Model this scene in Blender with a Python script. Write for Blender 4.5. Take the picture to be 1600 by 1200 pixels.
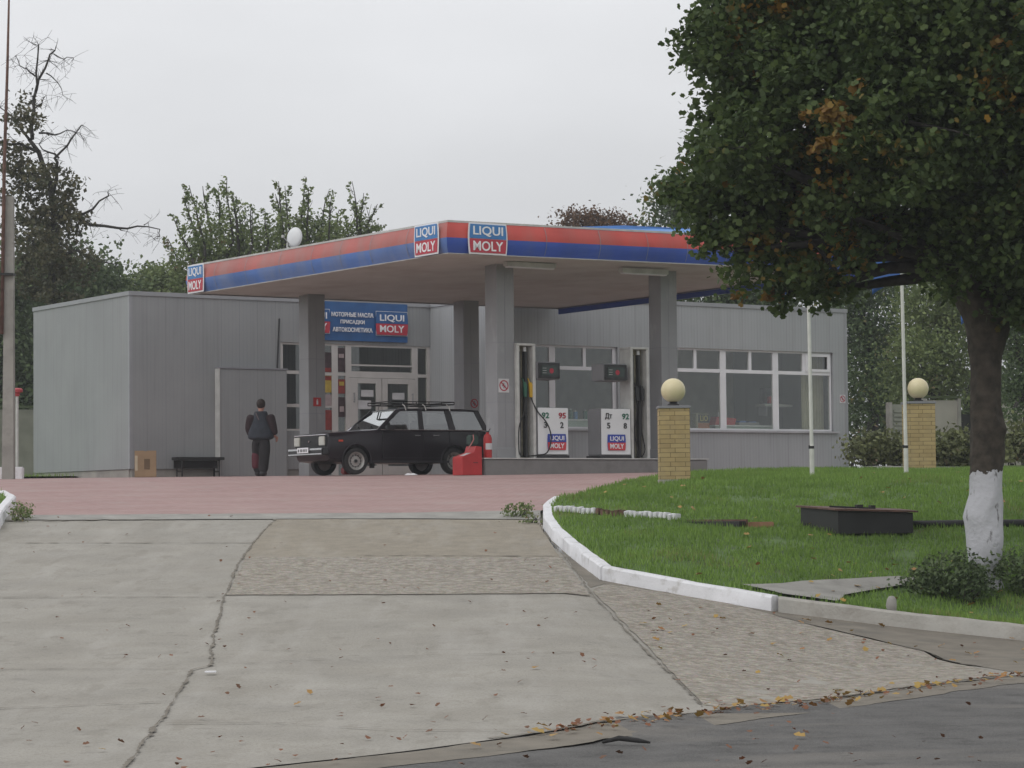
import bpy, bmesh, math, random
import numpy as np
from mathutils import Vector, Matrix, noise, geometry
random.seed(7); rng = np.random.default_rng(7)
for o in list(bpy.data.objects): bpy.data.objects.remove(o)
SC = bpy.context.scene
COL = SC.collection

# ------------------------------------------------------------------ camera
cam = bpy.data.cameras.new('camera'); camo = bpy.data.objects.new('camera', cam); COL.objects.link(camo)
cam.sensor_width = 36; cam.lens = 90.9; cam.clip_end = 2000; cam.clip_start = .2
PITCH = math.atan(197/4040.); ROLL = .01
fwd = Vector((0, math.cos(PITCH), math.sin(PITCH))); up0 = Vector((0, -math.sin(PITCH), math.cos(PITCH))); rt0 = Vector((1, 0, 0))
cr, sr = math.cos(ROLL), math.sin(ROLL)
rt = rt0*cr-up0*sr; up = up0*cr+rt0*sr
camo.matrix_world = Matrix(((rt.x, up.x, -fwd.x, 0), (rt.y, up.y, -fwd.y, 0), (rt.z, up.z, -fwd.z, 1.6), (0, 0, 0, 1)))
SC.camera = camo

# ------------------------------------------------------------------ world: overcast sky
w = bpy.data.worlds.new('World'); SC.world = w; w.use_nodes = True
N = w.node_tree.nodes; L = w.node_tree.links
bg = N['Background']
sky = N.new('ShaderNodeTexSky'); sky.sky_type = 'NISHITA'; sky.sun_disc = False
sky.sun_elevation = math.radians(48); sky.sun_rotation = math.radians(215); sky.dust_density = 5
hs = N.new('ShaderNodeHueSaturation'); hs.inputs['Saturation'].default_value = .25; hs.inputs['Value'].default_value = .09
L.new(sky.outputs[0], hs.inputs['Color'])
tc = N.new('ShaderNodeTexCoord'); sx = N.new('ShaderNodeSeparateXYZ'); L.new(tc.outputs['Generated'], sx.inputs[0])
rp = N.new('ShaderNodeValToRGB'); L.new(sx.outputs['Z'], rp.inputs[0])
e = rp.color_ramp.elements
e[0].position = 0; e[0].color = (.69, .70, .72, 1)
e[1].position = .12; e[1].color = (.78, .79, .81, 1)
x = e.new(.24); x.color = (.93, .94, .965, 1)
x = e.new(1.); x.color = (.95, .96, .98, 1)
nz = N.new('ShaderNodeTexNoise'); nz.inputs['Scale'].default_value = 6.5; nz.inputs['Detail'].default_value = 4
mp = N.new('ShaderNodeMapping'); mp.inputs['Scale'].default_value = (1, 1, 2.6); L.new(tc.outputs['Generated'], mp.inputs[0]); L.new(mp.outputs[0], nz.inputs['Vector'])
nr = N.new('ShaderNodeMapRange'); L.new(nz.outputs['Fac'], nr.inputs[0])
nr.inputs[1].default_value = .3; nr.inputs[2].default_value = .7; nr.inputs[3].default_value = .96; nr.inputs[4].default_value = 1.06
mul = N.new('ShaderNodeMix'); mul.data_type = 'RGBA'; mul.blend_type = 'MULTIPLY'; mul.inputs[0].default_value = 1
side = N.new('ShaderNodeMath'); side.operation = 'MULTIPLY_ADD'; side.inputs[1].default_value = -.28; side.inputs[2].default_value = 1.0; L.new(sx.outputs['X'], side.inputs[0])
mul0 = N.new('ShaderNodeMix'); mul0.data_type = 'RGBA'; mul0.blend_type = 'MULTIPLY'; mul0.inputs[0].default_value = 1
L.new(rp.outputs[0], mul0.inputs[6]); L.new(side.outputs[0], mul0.inputs[7]); L.new(mul0.outputs[2], mul.inputs[6])
L.new(nr.outputs[0], mul.inputs[7])
mx = N.new('ShaderNodeMix'); mx.data_type = 'RGBA'; mx.inputs[0].default_value = .9
L.new(hs.outputs[0], mx.inputs[6]); L.new(mul.outputs[2], mx.inputs[7])
L.new(mx.outputs[2], bg.inputs['Color']); bg.inputs['Strength'].default_value = 1.05

sun = bpy.data.lights.new('sun', 'SUN'); suno = bpy.data.objects.new('sun', sun); COL.objects.link(suno)
sun.energy = .5; sun.angle = math.radians(45); sun.color = (1, .97, .92)
suno.rotation_euler = (math.radians(42), 0, math.radians(-35))
SC.view_settings.view_transform = 'Standard'; SC.view_settings.look = 'None'; SC.view_settings.exposure = 0; SC.view_settings.gamma = 1

# ------------------------------------------------------------------ terrain functions
def interp(t, pts):
    if t <= pts[0][0]: return pts[0][1]
    for (a, b), (c, d) in zip(pts, pts[1:]):
        if t <= c: return b+(d-b)*(t-a)/(c-a)
    return pts[-1][1]
GP = [(17,0),(20,.07),(25,.27),(28,.47),(32,.76),(35,1.03),(38,1.34),(40,1.55),(44,1.8),(48,2.06),(52,2.28),(56,2.37),(62,2.46),(75,2.6),(110,2.7)]
LP = [(28,.5),(30,.72),(32,1.0),(34,1.16),(36,1.32),(38,1.55),(41.6,1.95),(44,2.1),(47,2.16),(50,2.27),(56,2.38),(62,2.48),(75,2.62),(110,2.72)]
def sm(a, b, t):
    t = min(1, max(0, (t-a)/(b-a))); return t*t*(3-2*t)
def hd(x, y):
    z = interp(y, GP); c = .1*max(0, x-.6)*(1-sm(33, 38, y))
    return max(0, z-c)
KERB = [(.60,41.2),(.42,39.6),(.43,37.9),(.53,36.22),(.78,34.05),(1.08,32.0),(2.09,30.9),(3.02,30.1),(4.35,29.62),(5.83,29.35),(7.4,29.0),(10.5,28.2),(14,27.3)]
BORD = [(.60,41.2),(.78,42.2),(1.12,44.1),(1.57,46.1),(2.05,47.9),(2.5,49.4),(2.95,50.7),(5,53.5),(9,57.2)]
def segd(p, pl):
    best = 1e9; q = None
    for a, b in zip(pl, pl[1:]):
        ax, ay = a; bx, by = b; dx, dy = bx-ax, by-ay
        t = max(0, min(1, ((p[0]-ax)*dx+(p[1]-ay)*dy)/(dx*dx+dy*dy)))
        cx, cy = ax+t*dx, ay+t*dy; d = math.hypot(p[0]-cx, p[1]-cy)
        if d < best: best = d; q = (cx, cy)
    return best, q
KH = .19
def hl(x, y):
    z = interp(y, LP)-.1*max(0, x-.6)*(1-sm(30, 36, y))
    d1, q1 = segd((x, y), KERB); d2, q2 = segd((x, y), BORD)
    z1 = hd(*q1)+KH-.02; z2 = hd(*q2)+.05
    k1 = sm(0, 2.2, d1); k2 = sm(0, 2.6, d2)
    if d1 < d2: z = z1+(z-z1)*k1
    else: z = z2+(z-z2)*k2
    return z + .02*noise.noise(Vector((x*.9, y*.9, 0)))
# station frame: a runs along the shop front, b away from the camera
ANG = math.atan2(4040, 6030)
UV = Vector((math.cos(ANG), math.sin(ANG), 0)); VV = Vector((-math.sin(ANG), math.cos(ANG), 0)); OO = Vector((-.18, 63.5, 2.4))
def S(a, b, z=0): return OO+UV*a+VV*b+Vector((0, 0, z))
def Sg(a, b):
    p = S(a, b); p.z = hd(p.x, p.y)+.016; return p

# ------------------------------------------------------------------ materials
MATS = {}
def mat(name, col, rough=.7, metal=0, var=.12, scale=3., detail=4, bump=0, bscale=40, spec=.5, coat=0, extra=None, coord='Object', col2=None):
    if name in MATS: return MATS[name]
    m = bpy.data.materials.new(name); m.use_nodes = True; MATS[name] = m
    n = m.node_tree.nodes; l = m.node_tree.links; p = n['Principled BSDF']
    p.inputs['Roughness'].default_value = rough; p.inputs['Metallic'].default_value = metal
    p.inputs['Specular IOR Level'].default_value = spec; p.inputs['Coat Weight'].default_value = coat
    t = n.new('ShaderNodeTexCoord'); nn = n.new('ShaderNodeTexNoise')
    nn.inputs['Scale'].default_value = scale; nn.inputs['Detail'].default_value = detail
    l.new(t.outputs[coord], nn.inputs['Vector'])
    r = n.new('ShaderNodeValToRGB'); l.new(nn.outputs['Fac'], r.inputs[0])
    c = Vector(col)
    lo = c*(1-var); hi = Vector(col2) if col2 else c*(1+var)
    r.color_ramp.elements[0].position = .32; r.color_ramp.elements[0].color = (*lo, 1)
    r.color_ramp.elements[1].position = .68; r.color_ramp.elements[1].color = (*hi, 1)
    out = r.outputs[0]
    if extra: out = extra(n, l, t, out)
    l.new(out, p.inputs['Base Color'])
    if bump:
        b = n.new('ShaderNodeBump'); b.inputs['Strength'].default_value = bump; b.inputs['Distance'].default_value = .02
        n2 = n.new('ShaderNodeTexNoise'); n2.inputs['Scale'].default_value = bscale; n2.inputs['Detail'].default_value = 5
        l.new(t.outputs[coord], n2.inputs['Vector']); l.new(n2.outputs['Fac'], b.inputs['Height']); l.new(b.outputs[0], p.inputs['Normal'])
    return m
def mixc(n, l, fac, a, b, mode='MIX'):
    k = n.new('ShaderNodeMix'); k.data_type = 'RGBA'; k.blend_type = mode
    if isinstance(fac, (int, float)): k.inputs[0].default_value = fac
    else: l.new(fac, k.inputs[0])
    for s, v in ((6, a), (7, b)):
        if isinstance(v, tuple): k.inputs[s].default_value = (*v, 1)
        else: l.new(v, k.inputs[s])
    return k.outputs[2]
def nse(n, l, t, scale, lo, hi, detail=5, coord='Object', stretch=None, rough=.6):
    k = n.new('ShaderNodeTexNoise'); k.inputs['Scale'].default_value = scale; k.inputs['Detail'].default_value = detail; k.inputs['Roughness'].default_value = rough
    if stretch:
        mp = n.new('ShaderNodeMapping'); mp.inputs['Scale'].default_value = stretch; l.new(t.outputs[coord], mp.inputs[0]); l.new(mp.outputs[0], k.inputs['Vector'])
    else: l.new(t.outputs[coord], k.inputs['Vector'])
    r = n.new('ShaderNodeMapRange'); r.inputs[1].default_value = lo; r.inputs[2].default_value = hi; l.new(k.outputs['Fac'], r.inputs[0])
    return r.outputs[0]
def math1(n, l, op, a, b=0., c=None):
    k = n.new('ShaderNodeMath'); k.operation = op
    for i, v in enumerate((a, b) if c is None else (a, b, c)):
        if isinstance(v, (int, float)): k.inputs[i].default_value = v
        else: l.new(v, k.inputs[i])
    return k.outputs[0]
def ex_panel(n, l, t, out):
    s = n.new('ShaderNodeSeparateXYZ'); l.new(t.outputs['Object'], s.inputs[0])
    q = math1(n, l, 'ADD', s.outputs['X'], s.outputs['Y'])
    f = math1(n, l, 'FRACT', math1(n, l, 'MULTIPLY', q, 1/.5)); seam = math1(n, l, 'LESS_THAN', f, .025)
    f2 = math1(n, l, 'FRACT', math1(n, l, 'MULTIPLY', q, 1/.1)); rib = math1(n, l, 'MULTIPLY', math1(n, l, 'LESS_THAN', f2, .2), .22)
    o = mixc(n, l, math1(n, l, 'MULTIPLY', seam, .38), out, (.12, .12, .13))
    o = mixc(n, l, rib, o, (.2, .2, .21))
    o = mixc(n, l, math1(n, l, 'MULTIPLY', nse(n, l, t, 1.6, .5, .72, stretch=(4, 4, .22)), .32), o, (.17, .17, .165))
    o = mixc(n, l, math1(n, l, 'MULTIPLY', nse(n, l, t, .45, .45, .7), .2), o, (.42, .42, .42))
    return o
def ex_conc(n, l, t, out):
    o = mixc(n, l, math1(n, l, 'MULTIPLY', nse(n, l, t, .8, .45, .75), .35), out, (.23, .205, .165))
    o = mixc(n, l, math1(n, l, 'MULTIPLY', nse(n, l, t, 2.2, .56, .64, detail=6, stretch=(1.6, .5, 1)), .30), o, (.20, .18, .145))
    o = mixc(n, l, math1(n, l, 'MULTIPLY', nse(n, l, t, 45, .49, .60, rough=.8), .5), o, (.16, .15, .13))
    o = mixc(n, l, math1(n, l, 'MULTIPLY', nse(n, l, t, 5, .6, .66, detail=8), .25), o, (.14, .13, .115))
    o = mixc(n, l, math1(n, l, 'MULTIPLY', nse(n, l, t, 1.1, .5, .7, stretch=(2.2, .35, 1)), .22), o, (.48, .46, .43))
    return o
def ex_rough(n, l, t, out):
    v = n.new('ShaderNodeTexVoronoi'); v.inputs['Scale'].default_value = 60; l.new(t.outputs['Object'], v.inputs['Vector'])
    o = mixc(n, l, .4, out, v.outputs['Color'], 'SOFT_LIGHT')
    hsv = n.new('ShaderNodeHueSaturation'); hsv.inputs['Saturation'].default_value = .6; l.new(o, hsv.inputs['Color'])
    o = mixc(n, l, math1(n, l, 'MULTIPLY', nse(n, l, t, 9, .47, .57, detail=8, rough=.8), .7), hsv.outputs[0], (.15, .125, .09))
    return mixc(n, l, math1(n, l, 'MULTIPLY', nse(n, l, t, 1.2, .4, .7), .35), o, (.3, .28, .25))
def ex_paver(n, l, t, out):
    mp = n.new('ShaderNodeMapping'); mp.inputs['Rotation'].default_value = (0, 0, ANG+.35); l.new(t.outputs['Object'], mp.inputs[0])
    b = n.new('ShaderNodeTexBrick'); l.new(mp.outputs[0], b.inputs['Vector']); b.inputs['Scale'].default_value = 1
    b.inputs['Brick Width'].default_value = .22; b.inputs['Row Height'].default_value = .11; b.inputs['Mortar Size'].default_value = .010
    b.inputs['Color1'].default_value = (.33, .205, .20, 1); b.inputs['Color2'].default_value = (.40, .27, .26, 1); b.inputs['Mortar'].default_value = (.22, .16, .14, 1)
    o = mixc(n, l, .3, b.outputs['Color'], out)
    o = mixc(n, l, math1(n, l, 'MULTIPLY', nse(n, l, t, .5, .4, .65, stretch=(1, 2.5, 1)), .5), o, (.40, .29, .27))
    o = mixc(n, l, math1(n, l, 'MULTIPLY', nse(n, l, t, 3.5, .5, .75), .5), o, (.30, .22, .195))
    return mixc(n, l, math1(n, l, 'MULTIPLY', nse(n, l, t, 1.3, .55, .7), .3), o, (.36, .33, .30))
def ex_stain(col, sc=2, amt=.5, lo=.5, hi=.7, st=None):
    def f(n, l, t, out): return mixc(n, l, math1(n, l, 'MULTIPLY', nse(n, l, t, sc, lo, hi, stretch=st), amt), out, col)
    return f
def leafmat(name, c1, c2, c3=None, amt=.0, transl=.25):
    m = bpy.data.materials.new(name); m.use_nodes = True; n = m.node_tree.nodes; l = m.node_tree.links; p = n['Principled BSDF']
    p.inputs['Roughness'].default_value = .55; p.inputs['Specular IOR Level'].default_value = .3
    g = n.new('ShaderNodeNewGeometry'); r = n.new('ShaderNodeValToRGB'); l.new(g.outputs['Random Per Island'], r.inputs[0])
    r.color_ramp.elements[0].color = (*c1, 1); r.color_ramp.elements[1].color = (*c2, 1)
    t = n.new('ShaderNodeTexCoord'); o = r.outputs[0]
    o = mixc(n, l, math1(n, l, 'MULTIPLY', nse(n, l, t, .9, .45, .65, detail=2), .55), o, tuple(Vector(c1)*.85))
    if c3:
        f = nse(n, l, t, .75, .58, .66, detail=3)
        f = math1(n, l, 'MULTIPLY', f, math1(n, l, 'LESS_THAN', g.outputs['Random Per Island'], amt))
        o = mixc(n, l, f, o, c3)
    l.new(o, p.inputs['Base Color'])
    tr = n.new('ShaderNodeBsdfTranslucent'); l.new(o, tr.inputs['Color'])
    ms = n.new('ShaderNodeMixShader'); ms.inputs[0].default_value = transl
    l.new(p.outputs[0], ms.inputs[1]); l.new(tr.outputs[0], ms.inputs[2]); l.new(ms.outputs[0], n['Material Output'].inputs[0])
    return m
def glassmat(name, tint=(.8, .85, .83), refl=1.35, rough=.02):
    m = bpy.data.materials.new(name); m.use_nodes = True; n = m.node_tree.nodes; l = m.node_tree.links
    n.remove(n['Principled BSDF'])
    tr = n.new('ShaderNodeBsdfTransparent'); tr.inputs[0].default_value = (*tint, 1)
    gl = n.new('ShaderNodeBsdfGlossy'); gl.inputs['Roughness'].default_value = rough; gl.inputs[0].default_value = (.9, .92, .93, 1)
    t = n.new('ShaderNodeTexCoord'); k = n.new('ShaderNodeTexNoise'); k.inputs['Scale'].default_value = 1.5; l.new(t.outputs['Object'], k.inputs['Vector'])
    b = n.new('ShaderNodeBump'); b.inputs['Strength'].default_value = .03; l.new(k.outputs['Fac'], b.inputs['Height']); l.new(b.outputs[0], gl.inputs['Normal'])
    lw = n.new('ShaderNodeLayerWeight'); lw.inputs['Blend'].default_value = .5
    fr = math1(n, l, 'MULTIPLY_ADD', math1(n, l, 'POWER', lw.outputs['Facing'], 4.), 1-refl, refl)
    ms = n.new('ShaderNodeMixShader'); l.new(fr, ms.inputs[0]); l.new(tr.outputs[0], ms.inputs[1]); l.new(gl.outputs[0], ms.inputs[2])
    l.new(ms.outputs[0], n['Material Output'].inputs[0]); return m

M = {}
M['panel'] = mat('grey_panel', (.34, .355, .365), .45, var=.05, scale=.6, extra=ex_panel)
M['panel_side'] = mat('grey_panel_annex', (.265, .275, .28), .5, var=.04, scale=.6, extra=ex_panel)
M['pillar'] = mat('column_cladding', (.27, .275, .285), .5, var=.08, scale=1.2, extra=ex_stain((.42, .42, .43), 3, .35, .58, .68, (1, 1, .4)))
M['flash'] = mat('flashing_grey', (.29, .30, .315), .5, var=.06)
M['trim'] = mat('grey_trim', (.24, .24, .26), .5, var=.06)
M['soffit'] = mat('soffit_panel', (.53, .53, .50), .8, var=.06, scale=1.5, extra=ex_stain((.36, .32, .29), .7, .5))
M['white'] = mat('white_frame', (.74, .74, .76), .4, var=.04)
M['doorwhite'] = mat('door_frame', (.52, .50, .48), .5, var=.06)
M['red'] = mat('red_band', (.50, .062, .048), .45, var=.14, scale=1.2, extra=ex_stain((.36, .13, .11), 1.5, .45, .45, .7, (1, 1, .3)))
M['blue'] = mat('blue_band', (.045, .095, .42), .4, var=.15, scale=1.2, extra=ex_stain((.12, .16, .33), 1.5, .3, .45, .7, (1, 1, .3)))
M['redfade'] = mat('faded_red_band', (.42, .11, .095), .5, var=.12, scale=1.2, extra=ex_stain((.33, .19, .17), 1.5, .6, .42, .65, (1, 1, .3)))
M['bluefade'] = mat('faded_blue_band', (.09, .18, .46), .5, var=.15, scale=1.2, extra=ex_stain((.22, .26, .38), 1.5, .55, .42, .65, (1, 1, .3)))
M['logoblue'] = mat('logo_blue', (.05, .20, .48), .4, var=.06)
M['logored'] = mat('logo_red', (.45, .035, .06), .4, var=.08)
M['logowhite'] = mat('logo_white', (.8, .8, .82), .4, var=.03)
M['lightblue'] = mat('light_blue_sheet', (.12, .28, .60), .5, var=.1)
M['black'] = mat('black_plastic', (.02, .02, .022), .5, var=.2)
M['rubber'] = mat('rubber', (.022, .021, .021), .8, var=.2)
M['dark'] = mat('dark_metal', (.015, .015, .015), .6, var=.25, metal=0)
M['rusty'] = mat('rusty_metal', (.12, .065, .05), .8, var=.4, scale=6)
M['chrome'] = mat('chrome', (.6, .6, .62), .25, metal=.9, var=.05)
M['steel'] = mat('steel_rim', (.42, .41, .39), .4, metal=.6, var=.15, scale=10)
M['carpaint'] = mat('black_car_paint', (.012, .008, .012), .28, var=.15, coat=.12, spec=.35)
M['carglass'] = glassmat('car_glass', (.45, .48, .47), .22)
M['screenglass'] = glassmat('windscreen_glass', (.4, .43, .42), .42)
M['glass'] = glassmat('window_glass', (.93, .95, .92), .085)
M['conc'] = mat('driveway_concrete', (.325, .306, .268), .9, var=.10, scale=1.4, detail=8, bump=.25, bscale=60, extra=ex_conc)
M['concmid'] = mat('worn_concrete', (.29, .255, .20), .95, var=.1, scale=4, detail=8, bump=.4, bscale=50, extra=ex_conc)
M['concrough'] = mat('exposed_aggregate', (.32, .27, .195), .95, var=.22, scale=8, detail=8, bump=.8, bscale=30, extra=ex_rough)
M['strip'] = mat('old_asphalt_strip', (.20, .178, .145), .95, var=.14, scale=3, detail=8, bump=.5, bscale=60, extra=ex_stain((.12, .115, .1), 2, .5))
def ex_asph(n, l, t, out):
    o = mixc(n, l, math1(n, l, 'MULTIPLY', nse(n, l, t, 60, .50, .66), .55), out, (.25, .24, .225))
    o = mixc(n, l, math1(n, l, 'MULTIPLY', nse(n, l, t, 30, .55, .66), .5), o, (.045, .045, .045))
    o = mixc(n, l, math1(n, l, 'MULTIPLY', nse(n, l, t, .5, .52, .60, stretch=(.5, 1, 1)), .5), o, (.22, .205, .185))
    return mixc(n, l, math1(n, l, 'MULTIPLY', nse(n, l, t, 1.5, .60, .64, detail=8), .5), o, (.07, .068, .065))
M['asph'] = mat('road_asphalt', (.125, .122, .118), .95, var=.2, scale=2.5, detail=8, bump=.8, bscale=70, spec=.25, extra=ex_asph)
M['paver'] = mat('red_pavers', (.34, .2, .185), .9, var=.12, scale=1, bump=.2, bscale=30, extra=ex_paver)
M['joint'] = mat('crack_dirt', (.18, .16, .13), .95, var=.3, scale=8)
M['kerbw'] = mat('whitewashed_kerb', (.72, .72, .74), .85, var=.06, scale=3, bump=.3, bscale=30, extra=ex_stain((.42, .40, .37), 5, .6, .56, .7))
M['kerbg'] = mat('grey_kerb', (.42, .405, .37), .9, var=.12, scale=3, bump=.4, bscale=30, extra=ex_stain((.26, .24, .21), 3, .7, .45, .65))
M['soil'] = mat('lawn_soil', (.09, .15, .045), .95, var=.3, scale=3, detail=8, extra=ex_stain((.09, .085, .045), 5, .4, .56, .66))
M['earth'] = mat('rough_ground', (.10, .105, .06), .95, var=.3, scale=.8, detail=8)
M['brick'] = None
M['wconc'] = mat('weathered_concrete', (.30, .29, .265), .9, var=.15, scale=2, bump=.3, bscale=30, extra=ex_stain((.17, .165, .15), 3, .5))
M['cabinet'] = mat('white_enamel', (.72, .73, .74), .4, var=.04, scale=2)
M['cabside'] = mat('grey_enamel', (.22, .22, .23), .5, var=.06)
M['postgrey'] = mat('grey_post', (.50, .50, .48), .5, var=.12, scale=5)
M['dirtyback'] = mat('dirty_cream_panel', (.30, .28, .20), .8, var=.3, scale=7, extra=ex_stain((.08, .08, .06), 5, .8, .45, .65, (1, 1, .3)))
M['redpaint'] = mat('red_paint', (.40, .02, .022), .45, var=.12, scale=3)
M['card'] = mat('cardboard', (.31, .215, .13), .85, var=.1, scale=3)
M['bark'] = None
def brickmat():
    def f(n, l, t, out):
        s = n.new('ShaderNodeSeparateXYZ'); l.new(t.outputs['Object'], s.inputs[0])
        cb = n.new('ShaderNodeCombineXYZ'); l.new(math1(n, l, 'ADD', s.outputs['X'], s.outputs['Y']), cb.inputs[0]); l.new(s.outputs['Z'], cb.inputs[1])
        b = n.new('ShaderNodeTexBrick'); l.new(cb.outputs[0], b.inputs['Vector']); b.inputs['Scale'].default_value = 1
        b.inputs['Brick Width'].default_value = .26; b.inputs['Row Height'].default_value = .08; b.inputs['Mortar Size'].default_value = .006; b.offset = .32
        b.inputs['Color1'].default_value = (.45, .345, .18, 1); b.inputs['Color2'].default_value = (.34, .255, .13, 1); b.inputs['Mortar'].default_value = (.10, .075, .045, 1)
        o = mixc(n, l, .25, b.outputs['Color'], out)
        return mixc(n, l, math1(n, l, 'MULTIPLY', nse(n, l, t, 6, .5, .7), .4), o, (.38, .30, .17))
    return mat('yellow_brick', (.45, .33, .13), .85, var=.25, scale=9, extra=f)
M['brick'] = brickmat()
def barkmat(name, c, wash=None):
    def f(n, l, t, out):
        if wash is None: return out
        s = n.new('ShaderNodeSeparateXYZ'); l.new(t.outputs['Object'], s.inputs[0])
        zz = math1(n, l, 'ADD', s.outputs['Z'], math1(n, l, 'MULTIPLY', nse(n, l, t, 9, .3, .7), .16))
        w_ = math1(n, l, 'LESS_THAN', zz, wash)
        cr = math1(n, l, 'MULTIPLY', nse(n, l, t, 14, .60, .68, stretch=(1, 1, .35)), .8)
        wh = mixc(n, l, cr, (.52, .52, .55), (.10, .09, .085))
        return mixc(n, l, w_, out, wh)
    m = mat(name, c, .95, var=.4, scale=9, detail=8, bump=.9, bscale=14, extra=f); return m
M['bark'] = barkmat('trunk_bark', (.055, .045, .035), 1.50)
M['bark2'] = barkmat('dark_bark', (.04, .036, .032))

# ------------------------------------------------------------------ mesh builder
class MB:
    def __init__(s): s.v = []; s.f = []
    def add(s, vs, fs):
        k = len(s.v); s.v += [tuple(v) for v in vs]; s.f += [tuple(i+k for i in f) for f in fs]; return s
    def box(s, x0, x1, y0, y1, z0, z1):
        return s.add([(x0,y0,z0),(x1,y0,z0),(x1,y1,z0),(x0,y1,z0),(x0,y0,z1),(x1,y0,z1),(x1,y1,z1),(x0,y1,z1)],
                     [(0,3,2,1),(4,5,6,7),(0,1,5,4),(1,2,6,5),(2,3,7,6),(3,0,4,7)])
    def bbox(s, x0, x1, y0, y1, z0, z1, r=.01):   # bevelled box
        bm = bmesh.new(); bmesh.ops.create_cube(bm, size=1)
        for v in bm.verts: v.co = Vector(((x0+x1)/2+v.co.x*(x1-x0), (y0+y1)/2+v.co.y*(y1-y0), (z0+z1)/2+v.co.z*(z1-z0)))
        bmesh.ops.bevel(bm, geom=bm.edges[:], offset=r, segments=2, affect='EDGES')
        s.add([v.co[:] for v in bm.verts], [[v.index for v in f.verts] for f in bm.faces]) if not bm.verts.index_update() else 0
        bm.free(); return s
    def prism(s, pts, y0, y1):    # pts in x,z extruded along y
        n = len(pts)
        return s.add([(x, y0, z) for x, z in pts]+[(x, y1, z) for x, z in pts],
                     [tuple(range(n)), tuple(range(2*n-1, n-1, -1))]+[(i, i+n, (i+1) % n+n, (i+1) % n) for i in range(n)])
    def tube(s, pts, r, n=8, caps=True):
        pts = [Vector(p) for p in pts]; rs = r if isinstance(r, (list, tuple)) else [r]*len(pts)
        k = len(s.v); ref = None
        for i, p in enumerate(pts):
            d = (pts[min(i+1, len(pts)-1)]-pts[max(i-1, 0)]).normalized()
            if ref is None: ref = Vector((0, 0, 1)) if abs(d.z) < .9 else Vector((1, 0, 0))
            u = d.cross(ref).normalized(); v = u.cross(d).normalized(); ref = v
            for j in range(n):
                t = 2*math.pi*j/n; s.v.append(tuple(p+(u*math.cos(t)+v*math.sin(t))*rs[i]))
        for i in range(len(pts)-1):
            for j in range(n):
                a = k+i*n+j; b = k+i*n+(j+1) % n; s.f.append((a, b, b+n, a+n))
        if caps:
            s.f.append(tuple(k+j for j in range(n))[::-1]); e_ = k+(len(pts)-1)*n; s.f.append(tuple(e_+j for j in range(n)))
        return s
    def lathe(s, prof, n=20, c=(0, 0, 0), axis='z', cap=True):
        k = len(s.v)
        for r, z in prof:
            for j in range(n):
                t = 2*math.pi*j/n; x, y = r*math.cos(t), r*math.sin(t)
                s.v.append((c[0]+x, c[1]+y, c[2]+z) if axis == 'z' else (c[0]+x, c[1]+z, c[2]+y))
        m = len(prof)
        for i in range(m-1):
            for j in range(n):
                a = k+i*n+j; b = k+i*n+(j+1) % n
                s.f.append((a, b, b+n, a+n) if axis == 'z' else (a, a+n, b+n, b))
        if cap: s.f.append(tuple(k+j for j in range(n))); s.f.append(tuple(k+(m-1)*n+j for j in range(n)))
        return s
    def build(s, name, m, parent=None, smooth=False, loc=None, bevel=0):
        me = bpy.data.meshes.new(name); me.from_pydata(s.v, [], s.f); me.validate()
        bm = bmesh.new(); bm.from_mesh(me); bmesh.ops.recalc_face_normals(bm, faces=bm.faces[:]); bm.to_mesh(me); bm.free()
        me.materials.append(m); o = bpy.data.objects.new(name, me); COL.objects.link(o)
        if parent: o.parent = parent
        if loc is not None: o.location = loc
        if smooth:
            for p in me.polygons: p.use_smooth = True
            if smooth == 2:
                md = o.modifiers.new('e', 'EDGE_SPLIT'); md.split_angle = math.radians(35)
        if bevel:
            md = o.modifiers.new('b', 'BEVEL'); md.width = bevel; md.segments = 2; md.limit_method = 'ANGLE'
        return o
def tag(o, label=None, cat=None, group=None, kind=None):
    if label: o['label'] = label
    if cat: o['category'] = cat
    if group: o['group'] = group
    if kind: o['kind'] = kind
    return o
def empty(name, label, cat, loc, rz=0, group=None):
    o = bpy.data.objects.new(name, None); COL.objects.link(o); o.location = loc; o.rotation_euler = (0, 0, rz); o.empty_display_size = .2
    return tag(o, label, cat, group)
def station(name, label, cat, a, b, z=None, group=None):
    p = Sg(a, b) if z is None else S(a, b, z)
    return empty(name, label, cat, p, ANG, group)
def struct(o, label=None): return tag(o, label, None, None, 'structure')
def copy_tree(o, parent=None):
    c = o.copy(); COL.objects.link(c)
    if parent: c.parent = parent
    for ch in list(o.children): copy_tree(ch, c)
    return c
def bake(o):   # apply modifiers without bpy.ops
    bpy.context.view_layer.update(); dg = bpy.context.evaluated_depsgraph_get()
    me = bpy.data.meshes.new_from_object(o.evaluated_get(dg)); o.modifiers.clear(); o.data = me; return o
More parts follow.
